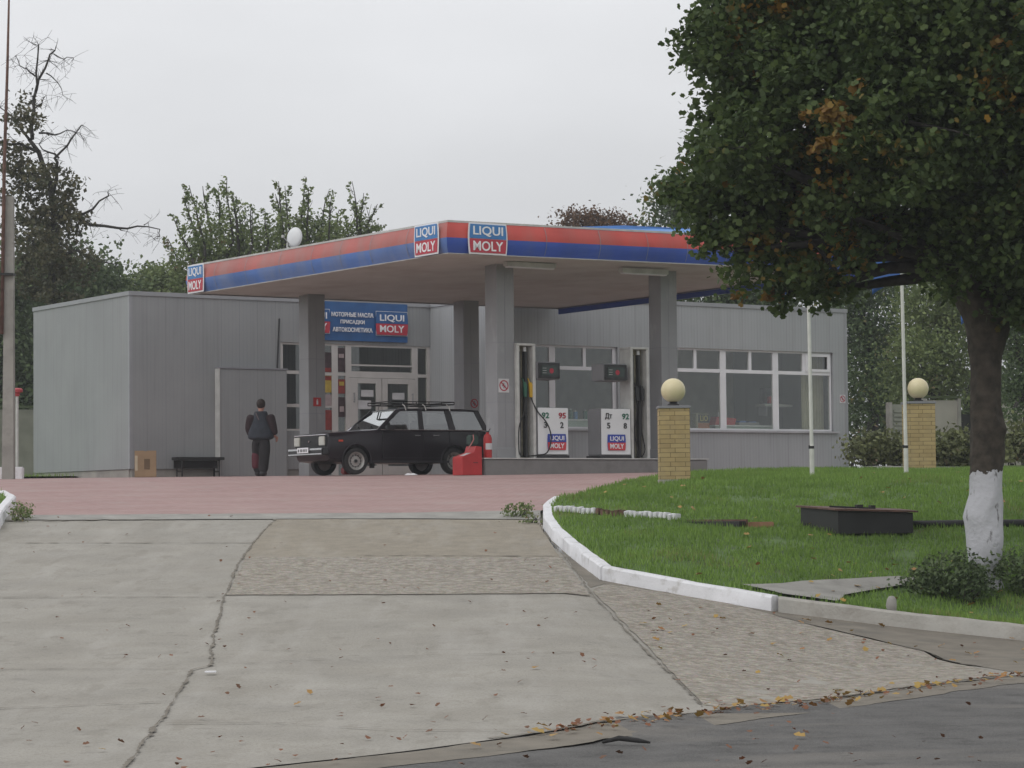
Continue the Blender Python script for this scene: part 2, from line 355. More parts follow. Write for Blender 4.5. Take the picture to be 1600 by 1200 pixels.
def text(body, size, m, parent, mtx, name='lettering', align='CENTER', bold=.0, sx=1., depth=.004, fit=None):
    cu = bpy.data.curves.new('t', 'FONT'); cu.body = body; cu.size = size; cu.align_x = align; cu.align_y = 'CENTER'
    cu.offset = bold; cu.extrude = depth; cu.resolution_u = 3
    t = bpy.data.objects.new('t', cu); COL.objects.link(t); bpy.context.view_layer.update()
    me = bpy.data.meshes.new_from_object(t.evaluated_get(bpy.context.evaluated_depsgraph_get()))
    bpy.data.objects.remove(t); me.materials.clear(); me.materials.append(m)
    if fit:   # stretch the outline to an exact width and height about its centre
        xs = [v.co.x for v in me.vertices]; ys = [v.co.y for v in me.vertices]
        me.transform(Matrix.Diagonal((fit[0]/(max(xs)-min(xs)), fit[1]/(max(ys)-min(ys)), 1, 1)) @ T(-(max(xs)+min(xs))/2, -(max(ys)+min(ys))/2, 0)); sx = 1
    me.transform(mtx @ Matrix.Diagonal((sx, 1, 1, 1)))
    o = bpy.data.objects.new(name, me); COL.objects.link(o); o.parent = parent; return o
FRONT = Matrix(((1,0,0,0),(0,0,-1,0),(0,1,0,0),(0,0,0,1)))     # text plane x,y -> x,z, facing -y
def T(x, y, z): return Matrix.Translation((x, y, z))

# ------------------------------------------------------------------ ground sheets
def resample(poly, step, wig=0, closed=True):
    out = []; n = len(poly)
    for i in range(n if closed else n-1):
        a = Vector(poly[i]); b = Vector(poly[(i+1) % n]); k = max(1, int((b-a).length/step))
        for j in range(k):
            p = a+(b-a)*j/k
            if wig: p += Vector((noise.noise(Vector((p.x*1.7, p.y*1.7, 3)))+.5*noise.noise(Vector((p.x*6, p.y*6, 5))), noise.noise(Vector((p.x*1.7, p.y*1.7, 9)))))*wig
            out.append((p.x, p.y))
    if not closed: out.append(tuple(poly[-1]))
    return out
def inside(p, poly):
    c = False; n = len(poly); x, y = p
    for i in range(n):
        x1, y1 = poly[i]; x2, y2 = poly[i-1]
        if (y1 > y) != (y2 > y) and x < (x2-x1)*(y-y1)/(y2-y1)+x1: c = not c
    return c
def sheet(name, poly, h, dz, m, cell=.6, wig=0, estep=.3):
    pl = resample(poly, estep, wig)
    xs = [p[0] for p in pl]; ys = [p[1] for p in pl]
    pts = [Vector(p) for p in pl]; n = len(pts)
    x = min(xs)
    while x < max(xs):
        y = min(ys)
        while y < max(ys):
            q = (x+random.uniform(-.05, .05)*cell, y+random.uniform(-.05, .05)*cell)
            if inside(q, pl): pts.append(Vector(q))
            y += cell
        x += cell
    v, e_, f, *_ = geometry.delaunay_2d_cdt(pts, [], [list(range(n))], 1, 1e-5)
    me = bpy.data.meshes.new(name); me.from_pydata([(p.x, p.y, h(p.x, p.y)+dz) for p in v], [], [tuple(q) for q in f])
    me.materials.append(m); o = bpy.data.objects.new(name, me); COL.objects.link(o)
    for p in me.polygons: p.use_smooth = True
    return o
def strip(mb, pl, w, h, dz, step=.15, wig=.02, wj=.4):
    p2 = resample(pl, step, wig, closed=False); k = len(mb.v)
    for i, p in enumerate(p2):
        a = Vector(p2[max(i-1, 0)]); b = Vector(p2[min(i+1, len(p2)-1)]); d = (b-a).normalized(); nn = Vector((-d.y, d.x))
        ww = w*(1+wj*noise.noise(Vector((p[0]*9, p[1]*9, 1)))*2)*.5
        for s_ in (-1, 1):
            q = Vector(p)+nn*ww*s_; mb.v.append((q.x, q.y, h(q.x, q.y)+dz))
    for i in range(len(p2)-1): mb.f.append((k+2*i, k+2*i+1, k+2*i+3, k+2*i+2))

# base ground reaching the horizon
def far_grid():
    xs = [-400, -200, -100, -60, -40]+[x for x in np.arange(-30, 31, 1.5)]+[40, 60, 100, 200, 400]
    ys = [-200, -100, -50, -20, 0, 10, 14]+[y for y in np.arange(16, 76, 1.0)]+[80, 90, 110, 150, 200, 300, 500, 800]
    mb = MB()
    for y in ys:
        for x in xs: mb.v.append((x, y, hd(x, y)-.05))
    n = len(xs)
    for j in range(len(ys)-1):
        for i in range(n-1): mb.f.append((j*n+i, j*n+i+1, (j+1)*n+i+1, (j+1)*n+i))
    return struct(mb.build('ground', M['earth'], smooth=True))
far_grid()
ROADE = [(-30,-6.5),(-12,6.4),(-5,12.8),(-1.96,16.5),(-.46,18.1),(.24,19.0),(.9,20.1),(1.5,21.1),(2.57,22.2),(3.54,23.6),(4.7,25.1),(5.52,26.2),(7.6,27.9),(10.2,27.7),(14,26.8),(40,22)]
struct(sheet('road', ROADE+[(40,-40),(-30,-40)], hd, 0, M['asph'], 1.5, 0))
KL = [(-8.7,44.5),(-8.25,43.0),(-7.9,40.6),(-7.6,38.3),(-7.6,35.8),(-7.9,33),(-8.8,29),(-11,25)]
struct(sheet('driveway', [(-30,-7.5),(-12,5.2),(-5,11.8),(-1.96,15.95),(-.46,17.5),(.24,18.35),(.9,19.4),(1.5,20.3),(2.57,21.4),(3.54,22.85),(4.7,24.3),(4.8,25),(3.5,28.7),(2.3,31.2),(1.06,32.3),(.45,36),(.40,39.7),(-7.95,40.0),(-7.6,38.3),(-7.6,35.8),(-7.9,33),(-8.8,29),(-14,20),(-30,15)], hd, .008, M['conc'], .6, .03))
struct(sheet('gutter_strip', [(.40,39.6),(.80,32.5),(.93,31),(1.08,31.6),(2.3,30.9),(3.52,28.76),(4.36,27.38),(4.75,24.6),(4.7,24.1),(5.52,25.2),(7.6,27.4),(12,26.9),(12,28.3),(7.4,29.15),(4.3,29.75),(3,30.25),(2.05,31.05),(1.1,32.1),(.5,36.3)], hd, .012, M['strip'], .6, .04))
struct(sheet('worn_slab', [(-3.62,39.45),(.36,38.9),(.6,34.2),(-3.6,34.5),(-3.66,36.3)], hd, .014, M['concmid'], .6, .03))
struct(sheet('coarse_patch', [(-3.58,34.6),(.63,34.2),(.9,30.0),(-3.36,30.2)], hd, .018, M['concrough'], .6, .05))
struct(sheet('rough_slab', [(.93,30.6),(1.3,25.58),(1.43,22.83),(1.5,20.5),(2.57,21.5),(3.54,22.95),(4.6,24.3),(4.30,27.3),(3.45,28.7),(2.3,31.0),(1.1,31.55)], hd, .018, M['concrough'], .6, .04))
struct(sheet('forecourt_paving', [(-7.9,40.2),(-1.78,39.95),(.42,40.3),(.60,41.2),(.9,43),(1.57,46.1),(2.5,49.4),(2.95,50.7),(5,53.5),(9,57.2),(13,62),(5,75),(-20,75),(-40,60),(-20,50),(-8.9,44.5)], hd, .014, M['paver'], .7, .02))
struct(sheet('forecourt_edge', [(-8.1,39.6),(-3.7,39.35),(-1.7,39.25),(.4,38.9),(.44,40.35),(-1.76,40.1),(-3.8,40.25),(-8.2,40.5)], hd, .022, M['wconc'], .5, .05))
jb = MB()
for pl, wd in (([(-3.63,39.43),(-3.65,36.28),(-3.59,33.62),(-3.35,29.98),(-3.07,26.5),(-2.75,23.44),(-2.87,23.06),(-2.71,20.57),(-2.58,18.36),(-2.44,16.0)], .055),
               ([(.36,38.37),(.78,32.67),(.93,29.89),(1.24,25.58),(1.40,22.83),(1.48,20.6)], .04),
               ([(-7.02,36.57),(-3.61,36.27)], .07), ([(-7.5,30.3),(-3.35,29.98)], .05), ([(-6,23.5),(-2.88,23.17)], .03), ([(-6,20.2),(-4.02,20.25),(-2.77,20.58)], .035),
               ([(-2.1,34.63),(.78,34.3)], .07), ([(-2.75,23.44),(-1.8,23.93),(-.62,24.23),(1.26,24.5)], .03), ([(-2.58,19.04),(-1.76,19.01),(-.84,18.41),(.3,18.35)], .025),
               ([(-8,39.5),(-3.64,39.42),(-1.77,39.3),(.36,38.95)], .16), ([(-5.5,40.3),(-1.8,40.1)], .08), ([(1.1,31.45),(2.3,31.0),(3.5,28.75),(4.33,27.35),(4.65,24.4)], .03),
               ([(-3.5,30.15),(.9,29.95)], .05), ([(1.3,25),(2.6,25.3),(3.2,25.2)], .02)):
    strip(jb, pl, wd*.36, hd, .0215, step=.08, wig=.025, wj=1.5)
struct(jb.build('paving_joints', M['joint']))
# broken edge between driveway and road
struct(sheet('road_edge_dirt', [(-3.2,14.6),(-1.96,15.9),(-.46,17.45),(.24,18.3),(.9,19.4),(1.5,20.35),(2.57,21.45),(3.54,22.9),(4.7,24.35),(5.5,25.5),(5.9,25.3),(5.0,23.9),(3.8,22.35),(2.8,20.9),(1.8,19.6),(1.1,18.6),(.45,17.6),(-.35,16.75),(-1.9,15.1),(-3.1,14.0)], hd, .004, M['strip'], .3, .07, .1))
eb = MB(); strip(eb, [(-.2,17.9),(.24,18.32),(.9,19.4),(1.5,20.35),(2.57,21.45),(3.54,22.9),(4.7,24.35)], .035, hd, .0165, wig=.05, wj=.9, step=.12)
struct(eb.build('road_edge_gap', M['joint']))

# kerbs
def kerb(name, pl, m, w=.16, hgt=KH, parent=None, h=hd, gap=()):
    p2 = resample(pl, .25, 0, closed=False); mb = MB(); k = 0
    for i, p in enumerate(p2):
        a = Vector(p2[max(i-1, 0)]); b = Vector(p2[min(i+1, len(p2)-1)]); d = (b-a).normalized(); nn = Vector((-d.y, d.x))
        j = .012*noise.noise(Vector((p[0]*3, p[1]*3, 2)))
        zb = h(*p)
        for off, z in ((0, -.1), (.012+j, hgt-.025), (.035, hgt+j), (w-.02, hgt+j), (w, hgt-.02), (w, -.1)):
            q = Vector(p)+nn*off; mb.v.append((q.x, q.y, zb+z))
    n = 6
    for i in range(len(p2)-1):
        for j in range(n): a = i*n+j; b = i*n+(j+1) % n; mb.f.append((a, b, b+n, a+n))
    mb.f.append(tuple(range(n))); mb.f.append(tuple(len(mb.v)-n+j for j in range(n)))
    return struct(mb.build(name, m, smooth=2))
kerb('kerb', [(.60,41.2),(.42,39.6),(.43,37.9),(.53,36.22),(.78,34.05),(1.07,32.04)][::1], M['kerbw'], w=.17) if 0 else None
def rev(pl): return pl
kerb('kerb', [(.62,41.2),(.45,39.6),(.43,37.9),(.53,36.22),(.66,35.1)], M['kerbw'])
kerb('kerb', [(.665,35.05),(.78,34.05),(1.06,32.04)], M['kerbw'])
kerb('kerb', [(1.085,32.0),(2.09,30.9),(2.98,30.12)], M['kerbw'])
kerb('kerb', [(3.06,30.08),(4.35,29.62),(5.83,29.35)], M['kerbg'])
kerb('kerb', [(5.85,29.345),(7.4,29.0),(10.5,28.2),(14,27.3)], M['kerbg'])
kl2 = KL[::-1]
kerb('kerb', kl2, M['kerbw'])

# lawn
LAWN = [(.60+.15,41.1),(.57,39.6),(.57,37.9),(.67,36.25),(.92,34.1),(1.2,32.15),(2.15,31.05),(3.07,30.25),(4.4,29.77),(5.85,29.5),(7.45,29.15),(10.5,28.35),(14,27.4),(32,24),(60,24),(60,75),(10,75),(12,62),(9,57.2),(5,53.5),(2.95,50.7),(2.5,49.4),(2.05,47.9),(1.57,46.1),(1.12,44.1),(.8,42.2)]
struct(sheet('lawn', LAWN, hl, .0, M['soil'], .5, 0))
PATH = [(3.15,30.30),(3.75,30.1),(3.95,30.9),(4.3,31.3),(4.9,31.75),(5.1,31.95),(4.75,32.0),(3.5,31.5),(2.7,30.9)]
struct(sheet('path', PATH, hl, .045, M['wconc'], .4, .02))
PATH2 = [(6,54.6),(12,52.8),(40,50),(40,51.2),(12,54.2),(7,56.5)]
struct(sheet('footpath', PATH2, hl, .05, M['wconc'], .6, .02))
LAWNL = [(-8.85,44.6),(-8.4,43),(-8.06,40.6),(-7.76,38.3),(-7.76,35.8),(-8.06,33),(-8.95,29),(-11.1,25),(-30,20),(-30,50),(-20,50)]
def hll(x, y): return hd(x, y)+KH-.03+.02*noise.noise(Vector((x, y, 0)))+.02*min(4, max(0, -8-x))
struct(sheet('lawn', LAWNL, hll, 0, M['soil'], .6, 0))
def hfar(x, y): return hd(x, y)+.03
FARL = [(-40,60),(-12.4,57.0),(-10.5,62),(-14.5,90),(-60,90),(-60,60)]
struct(sheet('lawn', FARL, hfar, .03, M['soil'], 1.5, 0))

M['grass'] = leafmat('grass_blades', (.13, .225, .045), (.25, .38, .08), (.24, .24, .09), .3, .25)
def grass(name, poly, h, n, hgt, avoid=(), label=None, dens=None, wgt=None):
    pl = poly; xs = [p[0] for p in pl]; ys = [p[1] for p in pl]; P = []
    x0, x1, y0, y1 = wgt or (min(xs), max(xs), min(ys), max(ys))
    while len(P) < n:
        y = random.uniform(y0, y1)
        x = random.uniform(x0, x1)
        if abs(x) > y*.27+1: continue
        if not inside((x, y), pl) or any(inside((x, y), a) for a in avoid): continue
        if random.random() > (30/y)**1.2: continue
        if noise.noise(Vector((x*1.3, y*.9, 0))) < -.42 and random.random() < .7: continue
        P.append((x, y, h(x, y)))
    P = np.array(P); n = len(P)
    ang = rng.uniform(0, 2*np.pi, n); hh = hgt*rng.uniform(.5, 1.3, n)
    hh *= np.array([1+.5*noise.noise(Vector((p[0]*1.8, p[1]*1.8, 4))) for p in P])
    wd = .006+.006*rng.random(n)
    dx = np.cos(ang); dy = np.sin(ang); lean = rng.uniform(0, .6, n)*hh; la = rng.uniform(0, 2*np.pi, n)
    V = np.empty((n, 3, 3)); V[:, 0] = P; V[:, 1] = P; V[:, 2] = P
    V[:, 0, 0] -= dx*wd; V[:, 0, 1] -= dy*wd; V[:, 1, 0] += dx*wd; V[:, 1, 1] += dy*wd
    V[:, 2, 2] += hh; V[:, 2, 0] += lean*np.cos(la); V[:, 2, 1] += lean*np.sin(la); V[:, :2, 2] -= .01
    return tag(fastmesh(name, V.reshape(-1, 3), 3, M['grass']), label, None, None, 'stuff')
def fastmesh(name, V, k, m, parent=None):
    n = len(V)//k; me = bpy.data.meshes.new(name)
    me.vertices.add(len(V)); me.vertices.foreach_set('co', np.ascontiguousarray(V, dtype=np.float32).ravel())
    me.loops.add(n*k); me.loops.foreach_set('vertex_index', np.arange(n*k, dtype=np.int32))
    me.polygons.add(n); me.polygons.foreach_set('loop_start', np.arange(0, n*k, k, dtype=np.int32)); me.polygons.foreach_set('loop_total', np.full(n, k, dtype=np.int32))
    me.update(calc_edges=True); me.materials.append(m)
    o = bpy.data.objects.new(name, me); COL.objects.link(o)
    if parent: o.parent = parent
    return o
grass('grass', LAWN, hl, 175000, .07, [PATH, PATH2], 'short green grass blades covering the lawn', wgt=(.5, 16, 27.3, 58))
grass('grass', LAWNL, hll, 5000, .07, [], 'short grass behind the left kerb', wgt=(-10, -7.7, 33, 46))
grass('grass', FARL, hfar, 4000, .12, [], 'grass strip in front of the concrete fence', wgt=(-17, -10, 58, 88))

# ------------------------------------------------------------------ leaves / trees
def leaves(name, C_, size, m, parent=None, shape=0, up_=.35):
    n = len(C_); size = np.broadcast_to(size, (n,))*rng.uniform(.7, 1.3, n)
    nrm = rng.normal(size=(n, 3)); nrm[:, 2] += up_*2; nrm /= np.linalg.norm(nrm, axis=1)[:, None]
    a = rng.normal(size=(n, 3)); t = np.cross(nrm, a); t /= np.linalg.norm(t, axis=1)[:, None]; b = np.cross(nrm, t)
    if shape == 1:   # broad lobed leaf
        pr = [(-.5, 0, 0), (-.28, .42, .06), (.02, .30, .05), (.22, .46, .02), (.55, 0, -.08), (.22, -.46, .02), (.02, -.30, .05), (-.28, -.42, .06)]
    else:
        pr = [(-.5, 0, 0), (-.1, .33, .05), (.5, 0, -.06), (-.1, -.33, .05)]
    V = np.empty((n, len(pr), 3))
    for i, (x, y, z) in enumerate(pr): V[:, i] = C_+(t*x+b*y+nrm*z)*size[:, None]
    return fastmesh(name, V.reshape(-1, 3), len(pr), m, parent)
def blobpts(blobs, n, cl=.3, per=30, flat=.6):
    # blobs: (x,y,z,rx,ry,rz); clusters in a thick shell of each blob, leaves around each cluster
    vol = np.array([b[3]*b[4]*b[5] for b in blobs])**.75; cnt = (vol/vol.sum()*n).astype(int); out = []
    for b, c in zip(blobs, cnt):
        k = max(1, c//per); d = rng.normal(size=(k, 3)); d /= np.linalg.norm(d, axis=1)[:, None]
        r = rng.uniform(.35, 1.0, k)**.55; cen = np.array(b[:3])+d*r[:, None]*np.array(b[3:6])
        idx = rng.integers(0, k, c); o_ = rng.normal(size=(c, 3))*cl*rng.uniform(.5, 1.2, k)[idx][:, None]; o_[:, 2] *= flat
        out.append(cen[idx]+o_)
    return np.concatenate(out)
def branch(mb, p0, p1, r0, r1, bend=.1, n=5, seg=6):
    p0 = Vector(p0); p1 = Vector(p1); d = p1-p0; L_ = d.length
    off = Vector((random.uniform(-1, 1), random.uniform(-1, 1), random.uniform(-.3, .6)))*L_*bend
    pts = []; rs = []
    for i in range(n+1):
        t = i/n; pts.append(p0+d*t+off*math.sin(t*math.pi)+Vector([noise.noise(Vector((p0.x*3+t*4, p0.z*3, j*7)))*.05*L_*t for j in range(3)])); rs.append(r0+(r1-r0)*t)
    mb.tube(pts, rs, seg); return pts
def tree(name, label, base, trunk_h, tr, blobs, n, size, m, cat='tree', group=None, bark=None, shape=0, cl=.45, per=30, limbs=True):
    t = empty(name, label, cat, base, 0, group); base = Vector(base)
    mb = MB(); top = Vector((0, 0, trunk_h)); branch(mb, (0, 0, -.3), top, tr, tr*.6, .03, 6, 10)
    if limbs:
        for b in blobs: branch(mb, top*random.uniform(.55, 1), Vector(b[:3])-base, tr*.45, tr*.1, .12)
    mb.build('trunk', bark or M['bark2'], t, smooth=True)
    P = blobpts([(b[0]-base.x, b[1]-base.y, b[2]-base.z, *b[3:]) for b in blobs], n, cl, per)
    leaves('crown', P, size, m, t, shape); return t
def pxl(px, py, Y, r, ry=None, rz=None):   # helper used only to note crown lobes measured at a real distance Y
    x = (px-800)/4040*Y; z = 1.6+(797-.01*(px-800)-py)/4040*Y; k = Y/4040
    return (x, Y, z, r*k, (ry or r)*k, (rz or r)*k)
M['linden'] = leafmat('linden_leaves', (.048, .080, .026), (.118, .165, .05), (.30, .17, .03), .40, .38)
M['lf_dark'] = leafmat('dark_leaves', (.065, .10, .045), (.13, .175, .07), None, 0, .2)
M['lf_mid'] = leafmat('mid_leaves', (.115, .16, .06), (.23, .28, .10), (.20, .15, .07), .5, .3)
M['lf_right'] = leafmat('olive_leaves', (.06, .10, .042), (.125, .175, .065), (.20, .17, .04), .4, .25)
M['lf_brown'] = leafmat('russet_leaves', (.10, .055, .03), (.17, .09, .04), None, 0, .25)
M['lf_sparse'] = leafmat('dull_leaves', (.07, .08, .045), (.15, .13, .07), None, 0, .25)

# big foreground linden with whitewashed trunk
TY = 32.; tb = Vector((5.80, TY, hl(5.8, TY)-.03))
big = empty('linden_tree', 'large leafy tree with a gnarled trunk whitewashed at the foot, right of the lawn', 'tree', tb)
prof = [(930,1541,26),(905,1539,20),(897,1538,17),(880,1536,24),(850,1534,28),(808,1533,30),(790,1536,27),(772,1538,25),(731,1539,25),(690,1541,25),(673,1543,28),(655,1541,25),(641,1541,24),(600,1541,23),(560,1542,23),(535,1543,27),(515,1545,33),(493,1541,37),(470,1532,38),(440,1520,36),(400,1512,34),(350,1508,30),(280,1500,26),(180,1495,20),(60,1490,14),(-60,1490,8)]
mb = MB(); n = 28; k = TY/4040; prev = None
rings = []
for i in range(len(prof)-1):
    for j in range(4):
        t = j/4; rings.append([prof[i][q]+(prof[i+1][q]-prof[i][q])*t for q in range(3)])
for (py, px, hw) in rings:
    cx = (px-800)*k-tb.x; cz = 1.6+(797-.01*(px-800)-py)*k-tb.z; r = hw*k
    for j in range(n):
        a = 2*math.pi*j/n; u, v_ = math.cos(a), math.sin(a)
        rr = r*(1+.17*noise.noise(Vector((u*1.4, v_*1.4, cz*2.4)))+.08*noise.noise(Vector((u*4, v_*4, cz*4))))+.03*abs(noise.noise(Vector((u*7, v_*7, cz*1.6))))
        mb.v.append((cx+u*rr, v_*rr, cz))
for i in range(len(rings)-1):
    for j in range(n): a = i*n+j; b = i*n+(j+1) % n; mb.f.append((a, b, b+n, a+n))
mb.build('trunk', M['bark'], big, smooth=True)
lb = MB()
BL = [(1205,60,125,0),(1160,90,72,-.6),(1185,220,105,.3),(1165,250,80,-1.2),(1140,325,75,0),(1150,395,55,-.4),(1215,380,85,.5),(1255,430,48,0),(1290,420,50,-.6),(1330,150,170,.8),(1330,130,150,-1.5),(1320,290,120,0),(1310,350,60,-1.2),
      (1480,130,190,1.2),(1480,150,180,-1.6),(1440,300,95,-.8),(1485,360,65,.2),(1560,350,100,-1.3),(1590,420,80,.6),(1620,220,160,0),(1560,-20,200,0),(1250,-70,150,0),(1430,-150,230,.5),(1660,420,110,-.5),(1160,30,62,.3),(1112,55,44,.1),(1125,105,40,-.4),(1120,180,42,.2),(1128,255,40,-.3),(1098,310,38,0),(1110,350,42,-.3),(1400,345,45,.5),(1740,250,200,0),(1700,0,220,0),(1380,230,120,-2.2),(1500,40,150,-2.4),(1345,365,40,.2),(1395,340,40,-.5),(1448,380,40,-.6),(1475,430,42,-1.0),(1290,455,34,0),(1240,455,28,.3),(1600,455,55,-.4),(1600,475,42,.2),(1570,470,32,-.4),(1555,420,55,-1.0),(1500,390,60,-1.2),(1520,300,90,-1.6),(1075,300,34,.2)]
blobs = []
for (px, py, r, dy) in BL:
    q = pxl(px, py, TY, r); blobs.append((q[0], TY+dy, q[2], q[3], q[4]*1.0, q[5]))
for i, b in enumerate(blobs):
    hz = max(4.0, min(5.8, b[2]-tb.z-1.0)); base = Vector(((1510-800)*k-tb.x, 0, hz))
    branch(lb, base, Vector(b[:3])-tb, .11, .025, .12, 6, 6)
    for q in range(3):
        d = Vector((random.uniform(-1, 1), random.uniform(-1, 1), random.uniform(-.6, .8)))*b[3]*.8
        branch(lb, Vector(b[:3])-tb, Vector(b[:3])-tb+d, .03, .008, .12, 4, 5)
lb.build('limbs', M['bark2'], big, smooth=True)
P = blobpts([(b[0]-tb.x, b[1]-tb.y, b[2]-tb.z, *b[3:]) for b in blobs], 165000, .15, 44, .7)
leaves('crown', P, .080, M['linden'], big, 1, .5)
M['autumn'] = leafmat('autumn_leaves', (.27, .18, .04), (.20, .10, .03), None, 0, .35)
AL = [(1268,222,20,-2.55),(1285,235,16,-2.5),(1225,222,9,-2.3),(1262,262,14,-2.5),(1240,270,9,-2.3),(1300,190,9,-2.6),(1128,300,9,-.9),(1215,455,14,.4),(1160,462,9,.3),(1320,380,8,-.9),(1505,130,9,-2.9),(1545,85,8,-2.6),(1120,30,8,-.6)]
P = blobpts([(*(Vector((pxl(a, b, TY, 1)[0], TY+dy, pxl(a, b, TY, 1)[2]))-tb), r*k, r*k, r*k*.6) for a, b, r, dy in AL], 420, .06, 10)
leaves('autumn_leaves', P, .085, M['autumn'], big, 1, .5)

# undergrowth round the trunk
def bush(name, label, blobs, n, size, m, group=None, cl=.2, cat='bush'):
    b0 = blobs[0]; base = Vector((b0[0], b0[1], b0[2]-b0[5])); t = empty(name, label, cat, base, 0, group)
    for b in blobs:
        mb = MB(); mb.lathe([(.03, -.1), (.05, -.06)], 8, (b[0]-base.x, b[1]-base.y, 0))
        for q in range(5): branch(mb, (b[0]-base.x+random.uniform(-.1, .1), b[1]-base.y, -.1), (b[0]-base.x+random.uniform(-.7, .7)*b[3], b[1]-base.y, b[2]-base.z+b[5]*.6), .012, .004, .1, 4, 4)
        mb.build('stem', M['bark2'], t)
    P = blobpts([(b[0]-base.x, b[1]-base.y, b[2]-base.z, *b[3:]) for b in blobs], n, cl, 14, .8)
    P[:, 2] = np.maximum(P[:, 2], -.02); leaves('foliage', P, size, m, t); return t
zt = tb.z
bush('shrub', 'low dark suckering shrub at the left foot of the whitewashed tree', [(5.35,31.6,zt+.18,.45,.4,.25),(5.0,31.5,zt+.08,.35,.35,.16),(5.5,31.2,zt+.05,.35,.3,.16)], 2600, .06, M['lf_dark'], cl=.09)
bush('shrub', 'low dark suckering shrub at the right foot of the whitewashed tree', [(6.3,31.7,zt+.2,.4,.4,.28),(6.75,31.7,zt+.2,.45,.4,.3)], 2000, .06, M['lf_dark'], cl=.09)
bush('weed_clump', 'weeds growing at the tip of the white kerb by the driveway', [(.1,39.4,hd(.1,39.4)+.10,.28,.25,.14),(.3,38.5,hd(.3,38.5)+.05,.12,.12,.08)], 420, .05, M['lf_mid'], cl=.06, cat='weeds')
bush('weed_clump', 'weeds growing beside the left kerb at the paving edge', [(-7.55,39.6,1.62,.18,.4,.14)], 300, .05, M['lf_mid'], cl=.06, cat='weeds')

# background trees
def bt(name, label, Y, lobes, n, size, m, trunk=None, **kw):
    bl = [pxl(px, py, Y+dy, r) for (px, py, r, dy) in lobes]
    cx = trunk if trunk else sum(b[0] for b in bl)/len(bl)
    gz = hd(cx, Y); top = sum(b[2] for b in bl)/len(bl)
    return tree(name, label, (cx, Y, gz), max(2, top-gz), kw.pop('tr', .22), bl, n, size, m, **kw)
G1 = 'trees behind the left fence'
bt('bushy_tree', 'dark dense tree mass left of the annex, behind the concrete fence', 95, [(60,470,75,0),(110,440,60,2),(150,460,55,0),(30,560,70,-2),(100,560,80,0)], 18900, .198, M['lf_dark'], group=G1, cl=.6)
bt('bushy_tree', 'lower dark tree at the left frame edge behind the utility pole', 90, [(10,440,45,0),(-30,500,70,0),(20,600,60,0)], 10500, .198, M['lf_dark'], group=G1, cl=.6)
bt('bushy_tree', 'small rounded tree peeping over the annex roof between the dead tree and the upright tree', 105, [(205,466,24,0),(238,440,24,0),(258,458,36,0),(178,455,20,0)], 6720, .178, M['lf_mid'], group=G1, cl=.45)
bt('bushy_tree', 'far trees filling the gap low beside the annex wall', 110, [(150,440,30,0),(120,520,60,0),(30,640,70,0)], 9450, .198, M['lf_dark'], group=G1, cl=.6)
# upright sprouting trees over the canopy
def sprout(name, label, Y, spikes, lobes, n1, n2, size, m, group):
    bl = [pxl(px, py, Y+dy, r) for (px, py, r, dy) in lobes]; cx = sum(b[0] for b in bl)/len(bl); gz = hd(cx, Y)
    base = Vector((cx, Y, gz)); t = empty(name, label, 'tree', base, 0, group); mb = MB()
    branch(mb, (0, 0, -.3), (0, 0, 4.5), .25, .18, .03, 5, 8); pts = []
    for (x0, y0, x1, y1, wd) in spikes:
        dy = random.uniform(-1.5, 1.5)
        a = Vector(pxl(x0, y0, Y+dy, 1)[:3])-base; b = Vector(pxl(x1, y1, Y+dy, 1)[:3])-base
        branch(mb, (0, 0, 4.3), a, .1, .05, .08); branch(mb, a, b, .045, .012, .03)
        L_ = (b-a).length; k_ = int(n1*L_)
        u = rng.uniform(0, 1, k_); w_ = wd*Y/4040*(1-u*.75)
        q = np.array(a)[None]+(np.array(b)-np.array(a))[None]*u[:, None]
        q += rng.normal(size=(k_, 3))*w_[:, None]*np.array([.9, .9, .5]); q[:, 0] += .18*np.sin(u*5+x0)*u; pts.append(q[rng.random(k_) < .55+.45*np.abs(np.sin(u*L_*3.2+y0))])
        for q_ in range(5): f_ = random.uniform(.1, .8); c_ = a.lerp(b, f_); branch(mb, c_, c_+Vector((random.uniform(-.5, .5), random.uniform(-.4, .4), random.uniform(.3, .7)))*(1.1-f_), .015, .005, .1, 3, 4)
    mb.build('trunk', M['bark2'], t, smooth=True)
    pts.append(blobpts([(b[0]-base.x, b[1]-base.y, b[2]-base.z, *b[3:]) for b in bl], n2, .35, 20))
    leaves('crown', np.concatenate(pts), size, m, t); return t
G2 = 'upright sprouting trees beyond the canopy'
sprout('sprouting_tree', 'leftmost upright tree with leafy shoots above the canopy', 92,
       [(300,400,268,333,9),(310,370,286,305,8),(320,380,296,288,10),(330,360,318,288,9),(345,370,342,292,7),(365,370,355,275,13),(370,340,364,300,10),(395,380,395,318,12),(420,380,415,325,10),(290,430,262,370,9),(285,440,263,398,8),(380,380,376,330,12)],
       [(310,400,32,0),(345,380,42,0),(385,385,42,1),(330,440,50,0),(410,400,30,0),(290,440,25,0),(400,440,50,0)], 110, 8840, .14, M['lf_mid'], G2)
sprout('sprouting_tree', 'sparser middle upright tree behind the satellite dish', 94,
       [(445,370,436,282,8),(455,370,447,290,9),(470,370,480,275,10),(480,360,482,290,8),(500,380,515,296,10),(515,380,520,305,9),(440,360,432,300,6),(525,380,530,325,8)],
       [(450,360,25,0),(480,365,28,0),(505,365,26,0),(465,400,40,0),(520,390,25,0)], 84, 4250, .14, M['lf_mid'], G2)
